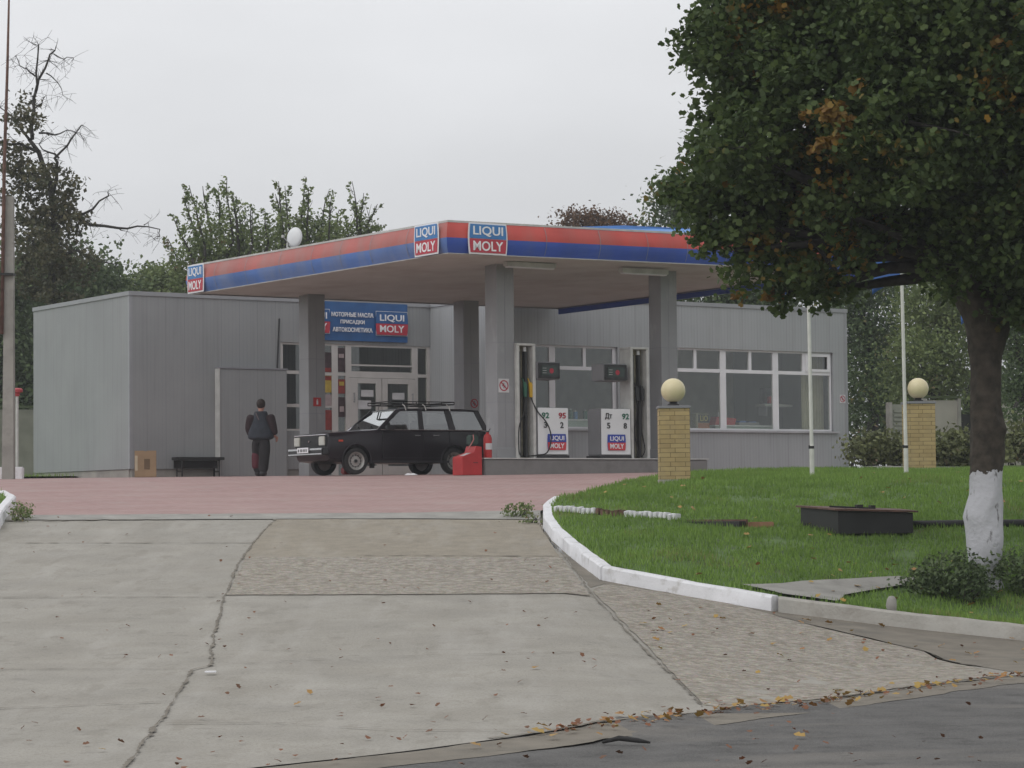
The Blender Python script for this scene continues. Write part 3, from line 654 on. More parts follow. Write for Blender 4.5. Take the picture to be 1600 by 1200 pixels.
sprout('sprouting_tree', 'thin rightmost upright tree with wispy twigs above the canopy', 96,
       [(560,360,552,282,6),(562,365,570,300,8),(575,350,592,318,5),(575,365,598,350,4),(545,365,540,335,6),(565,360,560,320,9)],
       [(555,365,14,0),(570,360,14,0),(540,375,12,0)], 68, 714, .14, M['lf_mid'], G2)
bt('autumn_tree', 'distant tree with reddish leaves just above the canopy fascia', 120, [(905,350,20,0),(935,350,22,0),(965,355,20,0),(985,360,14,0)], 3780, .158, M['lf_brown'], cl=.4)
G3 = 'trees behind the shop'
bt('background_tree', 'far green tree top between the canopy and the foreground crown', 100, [(1050,320,28,0),(1075,300,35,0),(1100,350,50,0),(1020,348,12,0)], 6300, .165, M['lf_right'], group=G3, cl=.45)
bt('background_tree', 'dark green hedge-like tree over the shop roof under the canopy', 88, [(1080,470,25,0),(1120,460,30,0),(1170,470,35,0),(1220,460,35,0),(1150,490,40,0),(1040,480,20,0)], 8400, .145, M['lf_right'], group=G3, cl=.45)
bt('background_tree', 'tall green tree right of the shop behind the flagpole', 86, [(1345,430,50,0),(1370,500,60,0),(1330,520,50,0),(1390,420,50,2),(1350,600,60,-1),(1310,470,40,0),(1400,560,60,0)], 18900, .132, M['lf_right'], group=G3, cl=.45)
bt('background_tree', 'yellowish green tree between the flagpole and the whitewashed tree', 80, [(1450,480,45,0),(1480,530,50,0),(1440,560,50,-1),(1500,480,40,0),(1470,420,50,1),(1430,620,40,0),(1490,600,40,0)], 16800, .125, M['lf_mid'], group=G3, cl=.4)
bt('background_tree', 'green tree with yellow leaves right of the big trunk', 70, [(1590,520,38,0),(1620,580,50,0),(1600,620,30,0),(1640,500,60,0),(1585,650,18,-1)], 10500, .106, M['lf_right'], group=G3, cl=.3)
bt('background_tree', 'darkest tree low behind the fence panels', 95, [(1340,660,60,0),(1500,660,50,0),(1430,650,60,0),(1560,620,60,0),(1380,640,60,0),(1600,440,90,5),(1540,500,70,5),(1650,600,90,3)], 18900, .185, M['lf_dark'], group=G3, cl=.6)
M['lf_bush'] = leafmat('brownish_bush_leaves', (.10, .115, .055), (.19, .21, .085), (.15, .10, .06), .5, .2)
for lab, lob, n in (('straggly brownish bush beside the right end of the shop', [(1350,705,18,56),(1375,700,22,56.5),(1400,706,20,56),(1335,700,12,57)], 2400),
                    ('straggly bush directly right of the far brick pillar', [(1472,705,20,55.5),(1500,702,24,56),(1485,690,12,56)], 2400),
                    ('reddish bush at the right frame edge beyond the big tree', [(1580,700,20,55),(1605,690,26,55),(1560,715,14,54)], 2000)):
    bush('bush', lab, [(*pxl(px, py, Y, r)[:3], r*Y/4040*1.2, r*Y/4040, r*Y/4040) for px, py, r, Y in lob], n, .11, M['lf_bush'], 'bushes on the far verge', .16)

# half-dead tree on the left: bare limbs and sparse leaf tufts
DY = 80
def P3(px, py, d=0): return Vector(pxl(px, py, DY+d, 1)[:3])
db = Vector((P3(88, 700).x, DY, hd(-14, 80)))
dt = empty('half_dead_tree', 'half dead tree with bare crooked branches reaching over the annex', 'tree', db)
BR = [([(90,760),(88,640),(82,520),(80,420),(84,330),(78,280),(60,235),(45,215)], .2, .09),
      ([(50,215),(48,185),(52,150),(60,120),(75,90),(86,74)], .09, .03), ([(55,140),(56,110),(60,66),(48,62)], .06, .015), ([(84,80),(100,88),(115,86)], .03, .012),
      ([(55,115),(40,102),(30,98),(24,82)], .04, .012), ([(72,110),(90,125),(98,145)], .03, .01), ([(50,170),(65,158),(72,145)], .04, .01),
      ([(82,300),(88,260),(85,245),(105,225),(118,205),(128,192)], .09, .02), ([(60,205),(85,208),(105,200),(125,205)], .05, .012), ([(92,245),(75,235),(60,222)], .05, .02),
      ([(84,335),(110,335),(140,350),(185,355),(215,352),(250,357)], .11, .02), ([(125,335),(145,325),(168,305),(168,298)], .06, .015), ([(185,355),(198,360)],.03,.01), ([(225,350),(230,347)],.02,.01), ([(250,357),(250,368),(240,372)],.02,.01),
      ([(84,395),(120,390),(140,402),(160,408),(182,412)], .08, .02), ([(85,380),(40,375),(10,360)], .08, .03), ([(60,235),(30,222),(5,220)], .09, .03), ([(80,290),(50,270),(20,262)], .08, .03), ([(45,215),(20,180),(0,165)],.06,.02), ([(120,330),(122,350),(126,380)],.025,.01),([(140,340),(145,370)],.02,.008)]
mb = MB()
for pts, r0, r1 in BR:
    q = []; d = random.uniform(-.8, .8)
    for i, p in enumerate(pts):
        f = i/(len(pts)-1); q.append(P3(*p, d*f)-db)
    q2 = []
    for a, b in zip(q, q[1:]): q2 += [a, a.lerp(b, .5)+Vector((random.uniform(-.06, .06), 0, random.uniform(-.06, .06)))]
    q2.append(q[-1]); m_ = len(q2); mb.tube(q2, [.75*(r0+(r1-r0)*i/(m_-1)) for i in range(m_)], 6)
    if r0 < .1:
        for i in range(2, m_, 2):
            for s_ in range(5):
                tp = q2[i]+Vector((random.uniform(-.55, .55), random.uniform(-.5, .5), random.uniform(-.55, .45))); bp = branch(mb, q2[i], tp, r1*.5, .004, .15, 4, 3)
                branch(mb, bp[2], bp[2]+Vector((random.uniform(-.3, .3), 0, random.uniform(-.4, .2))), .006, .003, .1, 3, 3)
mb.build('trunk', M['bark2'], dt, smooth=True)
TF = [(38,160,14),(25,185,20),(45,180,16),(15,235,22),(35,240,18),(55,200,8),(60,270,22),(45,290,26),(80,270,20),(105,290,16),(75,310,28),(100,325,22),(40,330,30),(60,350,26),(110,300,14),(85,350,22),(15,300,20),(118,275,8),(60,380,30),(130,410,20),(20,270,20),(92,330,22),(85,400,34),(60,430,40),(100,440,40),(80,370,30),(50,400,30),(115,345,22),(30,360,26)]
P = blobpts([(*(P3(a, b, random.uniform(-1.5, 1.5))-db), r*.0198, r*.0198, r*.0198) for a, b, r in TF], 8500, .2, 22)
leaves('crown', P, .15, M['lf_sparse'], dt)

# ------------------------------------------------------------------ station building
bld = station('station_building', 'grey metal clad shop building with a blank left annex and long window strip', 'building', 0, 0, 0)
H = 4.5; AF = 3.49; LA = -8.44; RA = 11.1; BK = 9.2
mb = MB()
mb.box(LA, -6.15, AF, AF+.15, .27, H); mb.box(-6.15, -4.35, AF, AF+.15, .27, H)
mb.box(-4.35, .04, AF, AF+.15, 3.42, H); mb.box(-4.35, -3.15, AF, AF+.15, .27, 1.22)
mb.build('front_wall', M['panel_side'], bld)
mb = MB(); mb.box(LA, LA+.15, AF+.15, BK, .27, H); mb.build('end_wall', M['panel_side'], bld)
mb = MB(); mb.box(LA+.06, -3.15, AF+.03, AF+.12, -.3, .265); mb.box(LA+.03, LA+.12, AF+.12, BK, -.3, .265); mb.build('plinth', M['wconc'], bld)
mb = MB()   # right block front with two window openings
W1 = (.30, 3.45, 1.22, 3.30); W2 = (5.05, 10.62, 1.22, 3.34)
mb.box(.04, RA, 0, .2, 3.34, H); mb.box(.04, RA, 0, .2, -.3, 1.22); mb.box(.04, .30, 0, .2, 1.22, 3.34); mb.box(.30, 3.45, 0, .2, 3.30, 3.34)
mb.box(3.45, 5.05, 0, .2, 1.22, 3.34); mb.box(10.62, RA, 0, .2, 1.22, 3.34)
mb.build('shop_wall', M['panel'], bld)
mb = MB(); mb.box(.04, .24, .2, AF+.15, -.3, H); mb.build('return_wall', M['panel'], bld)
mb = MB(); mb.box(RA-.15, RA, .2, BK, -.3, H); mb.box(LA+.15, RA-.15, BK-.15, BK, -.3, H); mb.build('rear_wall', M['panel'], bld)
mb = MB(); mb.box(LA+.15, RA-.15, AF+.15, BK-.15, 4.2, 4.35); mb.box(.24, RA-.15, .2, AF+.15, 4.2, 4.35); mb.build('roof', M['trim'], bld)
mb = MB()
mb.box(LA-.03, .04-.03, AF-.03, AF, H-.07, H+.03); mb.box(LA-.03, LA, AF, BK, H-.07, H+.03)
mb.box(.01, RA+.03, -.03, 0, H-.07, H+.03); mb.box(RA, RA+.03, 0, BK, H-.07, H+.03); mb.box(.01, .04, 0, AF, H-.07, H+.03)
mb.box(LA-.03, RA+.03, -.03+AF+.03, AF+.15, H+.003, H+.03) if 0 else None
mb.build('roof_flashing', M['flash'], bld)
MB().box(LA-.012, LA+.07, AF-.012, AF-.002, .27, H-.07).box(LA-.012, LA-.002, AF-.002, AF+.08, .27, H-.07).build('corner_flashing', M['flash'], bld); MB().box(RA-.07, RA+.012, -.012, -.002, 0, H-.07).build('corner_flashing', M['flash'], bld)
mb = MB(); mb.box(.25, RA-.15, .2, BK-.15, -.05, .02); mb.box(LA+.15, .25, AF+.15, BK-.15, -.05, .02); mb.build('floor', mat('shop_floor', (.5, .48, .43), .6), bld)
mb = MB(); mb.box(.3, 3.45, -.07, .1, 1.17, 1.22); mb.box(5.05, 10.75, -.07, .1, 1.17, 1.22); mb.build('sill', mat('metal_sill', (.40, .40, .42), .4), bld)
mb = MB(); mb.box(4.3, 4.4, .2, BK-.15, .02, 4.2); mb.box(4.4, RA-.15, 4.7, 4.8, .02, 4.2); mb.build('inner_wall', mat('inner_plaster', (.68, .66, .55), .8, var=.08), bld)
mb = MB(); mb.tube([(-4.45, AF-.02, 2.7), (-4.38, AF-.02, 4.0)], .018, 6); mb.build('cable', M['black'], bld)
def window(a0, a1, z0, z1, bar, b=.08, sub=None, m=M['white'], th=.09, hinge=False, ml=.12, mr=.12, pane=True):
    mb = MB(); d0, d1 = b, b+.07
    mb.box(a0, a0+ml, d0, d1, z0, z1); mb.box(a1-mr, a1, d0, d1, z0, z1)
    x0, x1 = a0+ml, a1-mr
    mb.box(x0, x1, d0, d1, z1-.05, z1); mb.box(x0, x1, d0, d1, z0, z0+.05)
    zs = [z0+.05]
    for q in bar: mb.box(x0, x1, d0, d1, q-th/2, q+th/2); zs += [q-th/2, q+th/2]
    zs.append(z1-.05)
    if sub:
        mb.box(sub-.045, sub+.045, d0, d1, bar[-1]+th/2, z1-.05)
    if hinge:
        s0, s1, q0, q1 = sub+.045, x1, bar[-1]+th/2, z1-.05
        mb.box(s0, s0+.09, d0-.03, d0-.002, q0, q1); mb.box(s1-.09, s1, d0-.03, d0-.002, q0, q1); mb.box(s0+.09, s1-.09, d0-.03, d0-.002, q0, q0+.07); mb.box(s0+.09, s1-.09, d0-.03, d0-.002, q1-.07, q1)
    w_ = mb.build('window', m, bld)
    for i in range(0, len(zs), 2):
        if sub and i == len(zs)-2:
            MB().box(x0, sub-.045, d0+.03, d0+.036, zs[i], zs[i+1]).build('pane', M['glass'], w_)
            MB().box(sub+.045, x1, d0+.03, d0+.036, zs[i], zs[i+1]).build('pane', M['glass'], w_)
        else: MB().box(x0, x1, d0+.03, d0+.036, zs[i], zs[i+1]).build('pane', M['glass'], w_)
    return w_
for a0, a1, sb in ((.30, 1.5, None), (1.5, 3.45, 2.47)): window(a0, a1, 1.22, 3.30, [2.74], sub=sb, ml=.07, mr=.11)
for a0, a1, hg in ((5.05, 6.93, 0), (6.93, 8.70, 0), (8.70, 10.60, 1)): window(a0, a1, 1.22, 3.34, [2.77], sub=(a0+a1)/2, hinge=hg, ml=.07, mr=.12 if not hg else .05)
# entrance glazing
for a0, a1, z0, br in ((-4.35, -3.2, 1.22, [1.85, 2.68]), (-3.2, -2.78, .05, [1.0, 1.85, 2.66]), (-2.78, -2.38, .05, [2.66]), (-.42, .035, .05, [2.66])):
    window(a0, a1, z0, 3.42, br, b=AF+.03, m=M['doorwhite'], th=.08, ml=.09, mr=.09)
mb = MB(); mb.box(-2.38, -.42, AF+.03, AF+.1, 2.58, 2.74); mb.box(-2.38, -.42, AF+.03, AF+.1, 3.36, 3.42); mb.box(-2.38, -2.3, AF+.03, AF+.1, 2.74, 3.36); mb.box(-.5, -.42, AF+.03, AF+.1, 2.74, 3.36); mb.box(-2.3, -.5, AF+.03, AF+.1, 2.88, 2.92)
tw = mb.build('transom_window', M['doorwhite'], bld); MB().box(-2.3, -.5, AF+.06, AF+.066, 2.74, 3.36).build('pane', M['glass'], tw)
for (a0, a1, g0, g1, hx) in ((-2.38, -1.42, -2.12, -1.58, -2.25), (-1.40, -.42, -1.24, -.62, -.52)):
    mb = MB(); y0, y1 = AF+.02, AF+.08
    mb.box(a0, g0, y0, y1, .05, 2.57); mb.box(g1, a1, y0, y1, .05, 2.57); mb.box(g0, g1, y0, y1, 2.44, 2.57); mb.box(g0, g1, y0, y1, .05, .35); mb.box(g0, g1, y0, y1, 1.15, 1.25)
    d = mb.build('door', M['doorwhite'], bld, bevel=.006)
    MB().box(g0, g1, AF+.04, AF+.046, 1.25, 2.44).build('pane', M['glass'], d); MB().box(g0, g1, AF+.04, AF+.046, .35, 1.15).build('pane', M['glass'], d)
    MB().tube([(hx, AF-.03, 1.95), (hx, AF-.03, 2.2)], .015).tube([(hx, AF+.02, 1.97), (hx, AF-.03, 1.97)], .01).tube([(hx, AF+.02, 2.18), (hx, AF-.03, 2.18)], .01).build('handle', M['chrome'], d)
# notices and posters on the entrance glass
M['paper'] = mat('paper', (.55, .55, .56), .8)
def poster(label, a, z, wd, hg, m, name='paper_notice', cat='notice', b=AF+.055, marks=()):
    e_ = station(name, label, cat, a, b-.03, z)
    MB().box(-wd/2, wd/2, 0, .006, -hg/2, hg/2).build('sheet', m, e_)
    for (x0, x1, z0, z1, mm) in marks: MB().box(x0, x1, -.005, -.001, z0, z1).build('printed_area', mm, e_)
    return e_
poster('upper white paper notice on the left door glass', -1.84, 2.19, .36, .17, M['paper'])
poster('lower white paper notice on the left door glass', -1.92, 1.90, .38, .22, M['paper'])
poster('white paper notice on the right door glass', -.92, 2.13, .36, .17, M['paper'])
pr = mat('poster_red', (.22, .03, .025), .6, var=.3, scale=8); py_ = mat('poster_yellow', (.42, .30, .05), .6, var=.2, scale=8); pd = mat('poster_dark', (.05, .03, .035), .6, var=.4, scale=8); pp = mat('poster_pale', (.34, .27, .27), .6, var=.15, scale=8)
poster('tall dark red poster high in the narrow pane left of the doors', -2.59, 3.02, .2, .6, pd, 'poster', 'poster', marks=[(-.08, .07, .05, .15, pp)])
poster('red oil poster in the narrow pane left of the doors', -2.59, 2.35, .19, .36, pr, 'poster', 'poster', marks=[(-.07, .07, .02, .12, py_)])
poster('small dark poster with a round pale emblem beside the left door', -2.59, 1.83, .19, .5, pd, 'poster', 'poster', marks=[(-.06, .06, -.12, .02, pp)])
poster('yellow and red poster directly right of the entrance column', -3.0, 2.4, .24, .42, py_, 'poster', 'poster', marks=[(-.11, .11, .1, .2, pr)])
poster('pale poster in the middle pane right of the entrance column', -3.0, 2.0, .24, .28, pp, 'poster', 'poster')
poster('red poster in the lowest pane right of the entrance column', -3.0, 1.5, .24, .5, pr, 'poster', 'poster')
poster('dark red poster at the top right of the entrance column', -3.0, 2.95, .24, .5, pd, 'poster', 'poster', marks=[(-.11, .11, -.24, -.14, pr)])

# ------------------------------------------------------------------ canopy
can = station('canopy', 'flat filling station canopy with a red and blue fascia on four grey columns', 'canopy', 0, 0, 0)
CN = [(-7.46, -9.2, 4.37), (3.31, -9.2, 4.47), (1.42, -.3, 4.19), (-8.65, -.3, 4.17)]   # near-left, near-right, far-right, far-left (soffit edge)
cen = Vector((sum(c[0] for c in CN)/4, sum(c[1] for c in CN)/4, 0))
def band(name, zs, ofs, m, sides):
    mb = MB()
    for i in sides:
        A = Vector(CN[i]); B_ = Vector(CN[(i+1) % 4]); N_ = 10
        # outward bulge with mitred corners: offset along corner bisectors
        def corner(j):
            p = Vector(CN[j]); a = (Vector(CN[j-1])-p); b = (Vector(CN[(j+1) % 4])-p); a.z = b.z = 0; a.normalize(); b.normalize()
            bi = -(a+b).normalized(); return bi/ max(.3, math.sqrt((1-a.dot(b))/2))
        ca, cb = corner(i), corner((i+1) % 4); k = len(mb.v); m_ = len(zs)
        for q in range(N_+1):
            t = q/N_; p = A.lerp(B_, t); c = ca.lerp(cb, t)
            wob = .012*noise.noise(Vector((p.x*1.3, p.y*1.3, 1)))
            for z, o_ in zip(zs, ofs): mb.v.append((p.x+c.x*(o_+wob), p.y+c.y*(o_+wob), p.z+z))
        for q in range(N_):
            for r in range(m_-1): a = k+q*m_+r; mb.f.append((a, a+m_, a+m_+1, a+1))
    return mb.build(name, m, can, smooth=2)
def bulge(z): t = z/.62; return .02+.10*math.sin(math.pi*min(1, max(0, t)))
zb = [0, .06, .12, .18, .24, .30]; zr = [.30, .36, .42, .48, .54, .59, .62]
band('blue_band', zb, [bulge(z) for z in zb], M['blue'], [0, 1]); band('red_band', zr, [bulge(z) for z in zr], M['red'], [0, 1])
tag(band('blue_band', zb, [bulge(z) for z in zb], M['bluefade'], [2, 3]), 'faded blue fascia band'); tag(band('red_band', zr, [bulge(z) for z in zr], M['redfade'], [2, 3]), 'faded red fascia band')
band('edge_strip', [-.018, -.018, 0, 0], [-.05, .03, .035, .02], M['postgrey'], [0, 1, 2, 3])
band('end_skirt', [-.15, -.15, .0], [-.02, .03, .03], M['blue'], [1])
band('top_trim', [.62, .66, .66], [.03, .03, -.12], M['postgrey'], [0, 1, 2, 3])
band('inner_fascia', [0, .6], [-.1, -.1], M['trim'], [0, 1, 2, 3])
for i_, n_ in ((0, 9), (3, 8)):   # sheet joints of the fascia
    A = Vector(CN[i_]); B_ = Vector(CN[(i_+1) % 4]); d_ = (B_-A); nn_ = Vector((d_.y, -d_.x, 0)).normalized()
    if nn_.dot(A-cen) < 0: nn_ = -nn_
    for q in range(1, n_):
        p = A.lerp(B_, q/n_+.013*math.sin(q*5)); u_ = d_.normalized()*.006; k_ = MB()
        for z in (.02, .1, .2, .3, .4, .5, .6): c_ = p+nn_*(bulge(z)+.018); k_.v += [tuple(c_-u_+Vector((0, 0, z))), tuple(c_+u_+Vector((0, 0, z)))]
        k_.f = [(2*j, 2*j+1, 2*j+3, 2*j+2) for j in range(6)]; k_.build('fascia_joint', M['trim'], can)
mb = MB(); mb.v = [(*c[:2], c[2]) for c in CN]+[(c[0], c[1], c[2]+.08) for c in CN]; mb.f = [(0, 1, 2, 3), (4, 5, 6, 7), (0, 1, 5, 4), (1, 2, 6, 5), (2, 3, 7, 6), (3, 0, 4, 7)]
mb.build('soffit', M['soffit'], can)
mb = MB(); mb.v = [(c[0], c[1], c[2]+.55) for c in CN]; mb.f = [(0, 1, 2, 3)]; mb.build('roof_deck', M['postgrey'], can)
# light blue ridge sheet lying on the roof
mb = MB(); mb.v = [(-4.3, -8.3, 5.02), (3.1, -8.5, 5.08), (2.2, -4.5, 4.95), (-4.4, -4.5, 4.95), (-3.6, -7.2, 5.27), (-1.6, -7.2, 5.43), (.6, -7.2, 5.46), (2.8, -7.2, 5.36), (2.4, -5.5, 5.2), (-3.8, -5.5, 5.2)]
mb.f = [(0, 1, 7, 6, 5, 4), (1, 2, 8, 7), (2, 3, 9, 8), (3, 0, 4, 9), (4, 5, 6, 7, 8, 9)]; mb.build('roof_cover', M['lightblue'], can)
for (a, b) in ((-5.24, -7.7), (-.94, -7.7), (-5.95, -.95), (-1.72, -.95)):
    c = MB().box(a-.22, a+.22, b-.22, b+.22, -.1, 4.40 if b < -5 else 4.22).box(a-.235, a+.235, b-.235, b+.235, -.05, .5 if b < -5 else .32).build('column', M['pillar'], can, bevel=.01)
    mbs = MB()
    for z in (1.45, 2.7): mbs.box(a-.223, a+.223, b-.223, b-.221, z, z+.012); mbs.box(a-.223, a-.221, b-.22, b+.22, z, z+.012)
    mbs.box(a-.02, a-.005, b-.2235, b-.2205, .5, 4.2)
    mbs.build('cladding_seam', M['trim'], c)
for (a, b) in ((-4.9, -8.35), (-1.9, -8.3)):
    l_ = MB().bbox(a-.62, a+.62, b-.08, b+.08, 4.26, 4.36, .01).build('lamp_housing', M['postgrey'], can)
    MB().box(a-.58, a+.58, b-.06, b+.06, 4.235, 4.258).build('diffuser', M['white'], l_)
def logo(parent, mtx, wd, hg, names=('logo_panel', 'blue_field', 'red_field'), border=True, curve=.0, blue=M['logoblue'], red=M['logored']):
    def plate(x0, x1, z0, z1, y, pinch=.03):
        mb = MB(); pts = []; n_ = 6
        for i in range(n_+1): t = i/n_; z = z0+(z1-z0)*t; pts.append((x0-pinch*wd*math.sin(math.pi*(z/hg+.5)), z))
        for i in range(n_+1): t = 1-i/n_; z = z0+(z1-z0)*t; pts.append((x1+pinch*wd*math.sin(math.pi*(z/hg+.5)), z))
        k_ = len(pts); mb.prism(pts, y, y-.01); mb.v = [tuple(mtx @ Vector(v)) for v in mb.v]; return mb
    pn = plate(-wd/2, wd/2, -hg/2, hg/2, 0).build(names[0], M['logowhite'] if border else blue, parent)
    bw = .045*hg+.005 if border else .002
    plate(-wd/2+bw, wd/2-bw, .0, hg/2-bw, -.012).build(names[1], blue, pn)
    plate(-wd/2+bw, wd/2-bw, -hg/2+bw, -.012*hg, -.012).build(names[2], red, pn)
    text('LIQUI', hg*.5, M['logowhite'], pn, mtx @ T(0, -.026, hg*.225) @ FRONT, bold=.007*hg, fit=(wd*.80, hg*.33))
    text('MOLY', hg*.5, M['logowhite'], pn, mtx @ T(0, -.026, -hg*.235) @ FRONT, bold=.007*hg, fit=(wd*.80, hg*.31))
    return pn
zc = 4.37+.31
tilt = Matrix.Rotation(0, 4, 'X')
o = logo(can, T(-6.60, -9.2-.14, zc+.0), .90, .64)
d = (Vector(CN[3])-Vector(CN[0])); dn = d.normalized(); ang3 = math.atan2(-d.y, -d.x)
def onleft(t, off=.14):   # point on the left fascia, t metres from the near corner
    p = Vector(CN[0])+dn*t; nrm = Vector((-dn.y, dn.x, 0)).normalized()
    if nrm.x > 0: nrm = -nrm
    q = p+nrm*off; R = Matrix(((-dn.x, -nrm.x, 0, q.x), (-dn.y, -nrm.y, 0, q.y), (-dn.z, 0, 1, q.z+.31), (0, 0, 0, 1))); return R
logo(can, onleft(.50), .74, .64); logo(can, onleft(d.length-.30), .62, .64)

# banner over the entrance
ban = station('banner', 'blue fabric banner with white lettering and oil logo above the entrance doors', 'banner', -1.99, AF-.05, 3.99)
mb = MB(); nx, nz_ = 24, 8
for j in range(nz_+1):
    for i in range(nx+1):
        x = -1.76+3.07*i/nx; z = -.49+.98*j/nz_; mb.v.append((x, -.012*noise.noise(Vector((x*3, z*2.5, 0)))-.008*noise.noise(Vector((x*1.5+z*5, z*3, 5))), z))
for j in range(nz_):
    for i in range(nx): a = j*(nx+1)+i; mb.f.append((a, a+1, a+nx+2, a+nx+1))
mb.build('cloth', mat('banner_blue', (.025, .10, .27), .5, var=.15, scale=3, bump=.4, bscale=5), ban, smooth=True)
bm_blue = MATS['banner_blue']
logo(ban, T(.82, -.03, -.02), .90, .58, border=False, blue=bm_blue); logo(ban, T(-1.38, -.03, -.02), .74, .58, border=False, blue=bm_blue)
for cx_, w_ in ((.82, .92), (-1.38, .76)):
    MB().add([(cx_+sx_*(w_/2+o_), -.034, -.02+sz_*(.30+o_)) for o_ in (0, .009) for sx_, sz_ in ((-1, -1), (1, -1), (1, 1), (-1, 1))], [(0, 1, 5, 4), (1, 2, 6, 5), (2, 3, 7, 6), (3, 0, 4, 7)]).build('logo_outline', M['logowhite'], ban)
for s_, z, w_ in (('МОТОРНЫЕ МАСЛА', .17, 1.22), ('ПРИСАДКИ', -.02, .70), ('АВТОКОСМЕТИКА', -.21, 1.16)):
    text(s_, .165, M['logowhite'], ban, T(-.33, -.035, z) @ FRONT, bold=.004, fit=(w_, .115))

# satellite dish + antenna on roofs
ds = station('satellite_dish', 'white oval satellite dish on a short mast behind the canopy edge', 'satellite dish', -3.0, 5.3, 4.35)
p0 = Vector(ds.location); tgt = Vector((-5.72, 66, 0)); ds.location = (tgt.x, tgt.y, 2.4+4.35)
mb = MB(); mb.tube([(0, 0, 0), (0, 0, 1.75)], .025); mb.build('mast', M['postgrey'], ds)
mb = MB(); prof_ = [(.0, 0), (.1, -.01), (.2, -.035), (.27, -.07), (.275, -.065), (.2, -.02), (.1, .005), (0.001, .012)]
mb.lathe(prof_, 24, (0, -.1, 0), 'y'); mb.v = [(x*.82, -y, z) for x, y, z in mb.v]
dd = mb.build('reflector', M['cabinet'], ds, smooth=True); dd.location = (0, -.22, 1.9); dd.rotation_euler = (math.radians(-8), 0, math.radians(-24-33.8))
MB().tube([(0, -.1, -.22), (.0, -.42, -.12)], .012).bbox(-.03, .03, -.48, -.4, -.15, -.08).build('feed_arm', M['postgrey'], dd)
MB().box(-.02, .10, -.056, -.052, -.2, -.12).build('emblem', mat('faded_green', (.12, .25, .2)), dd) if 0 else None
an = station('roof_antenna', 'thin rod antenna standing on the shop roof beyond the fascia', 'antenna', 1.7, 3, 4.35)
MB().tube([(0, 0, 0), (-.08, 0, 2.15)], .012, 6).box(-.05, .05, -.05, .05, 0, .05).build('rod', M['dark'], an)

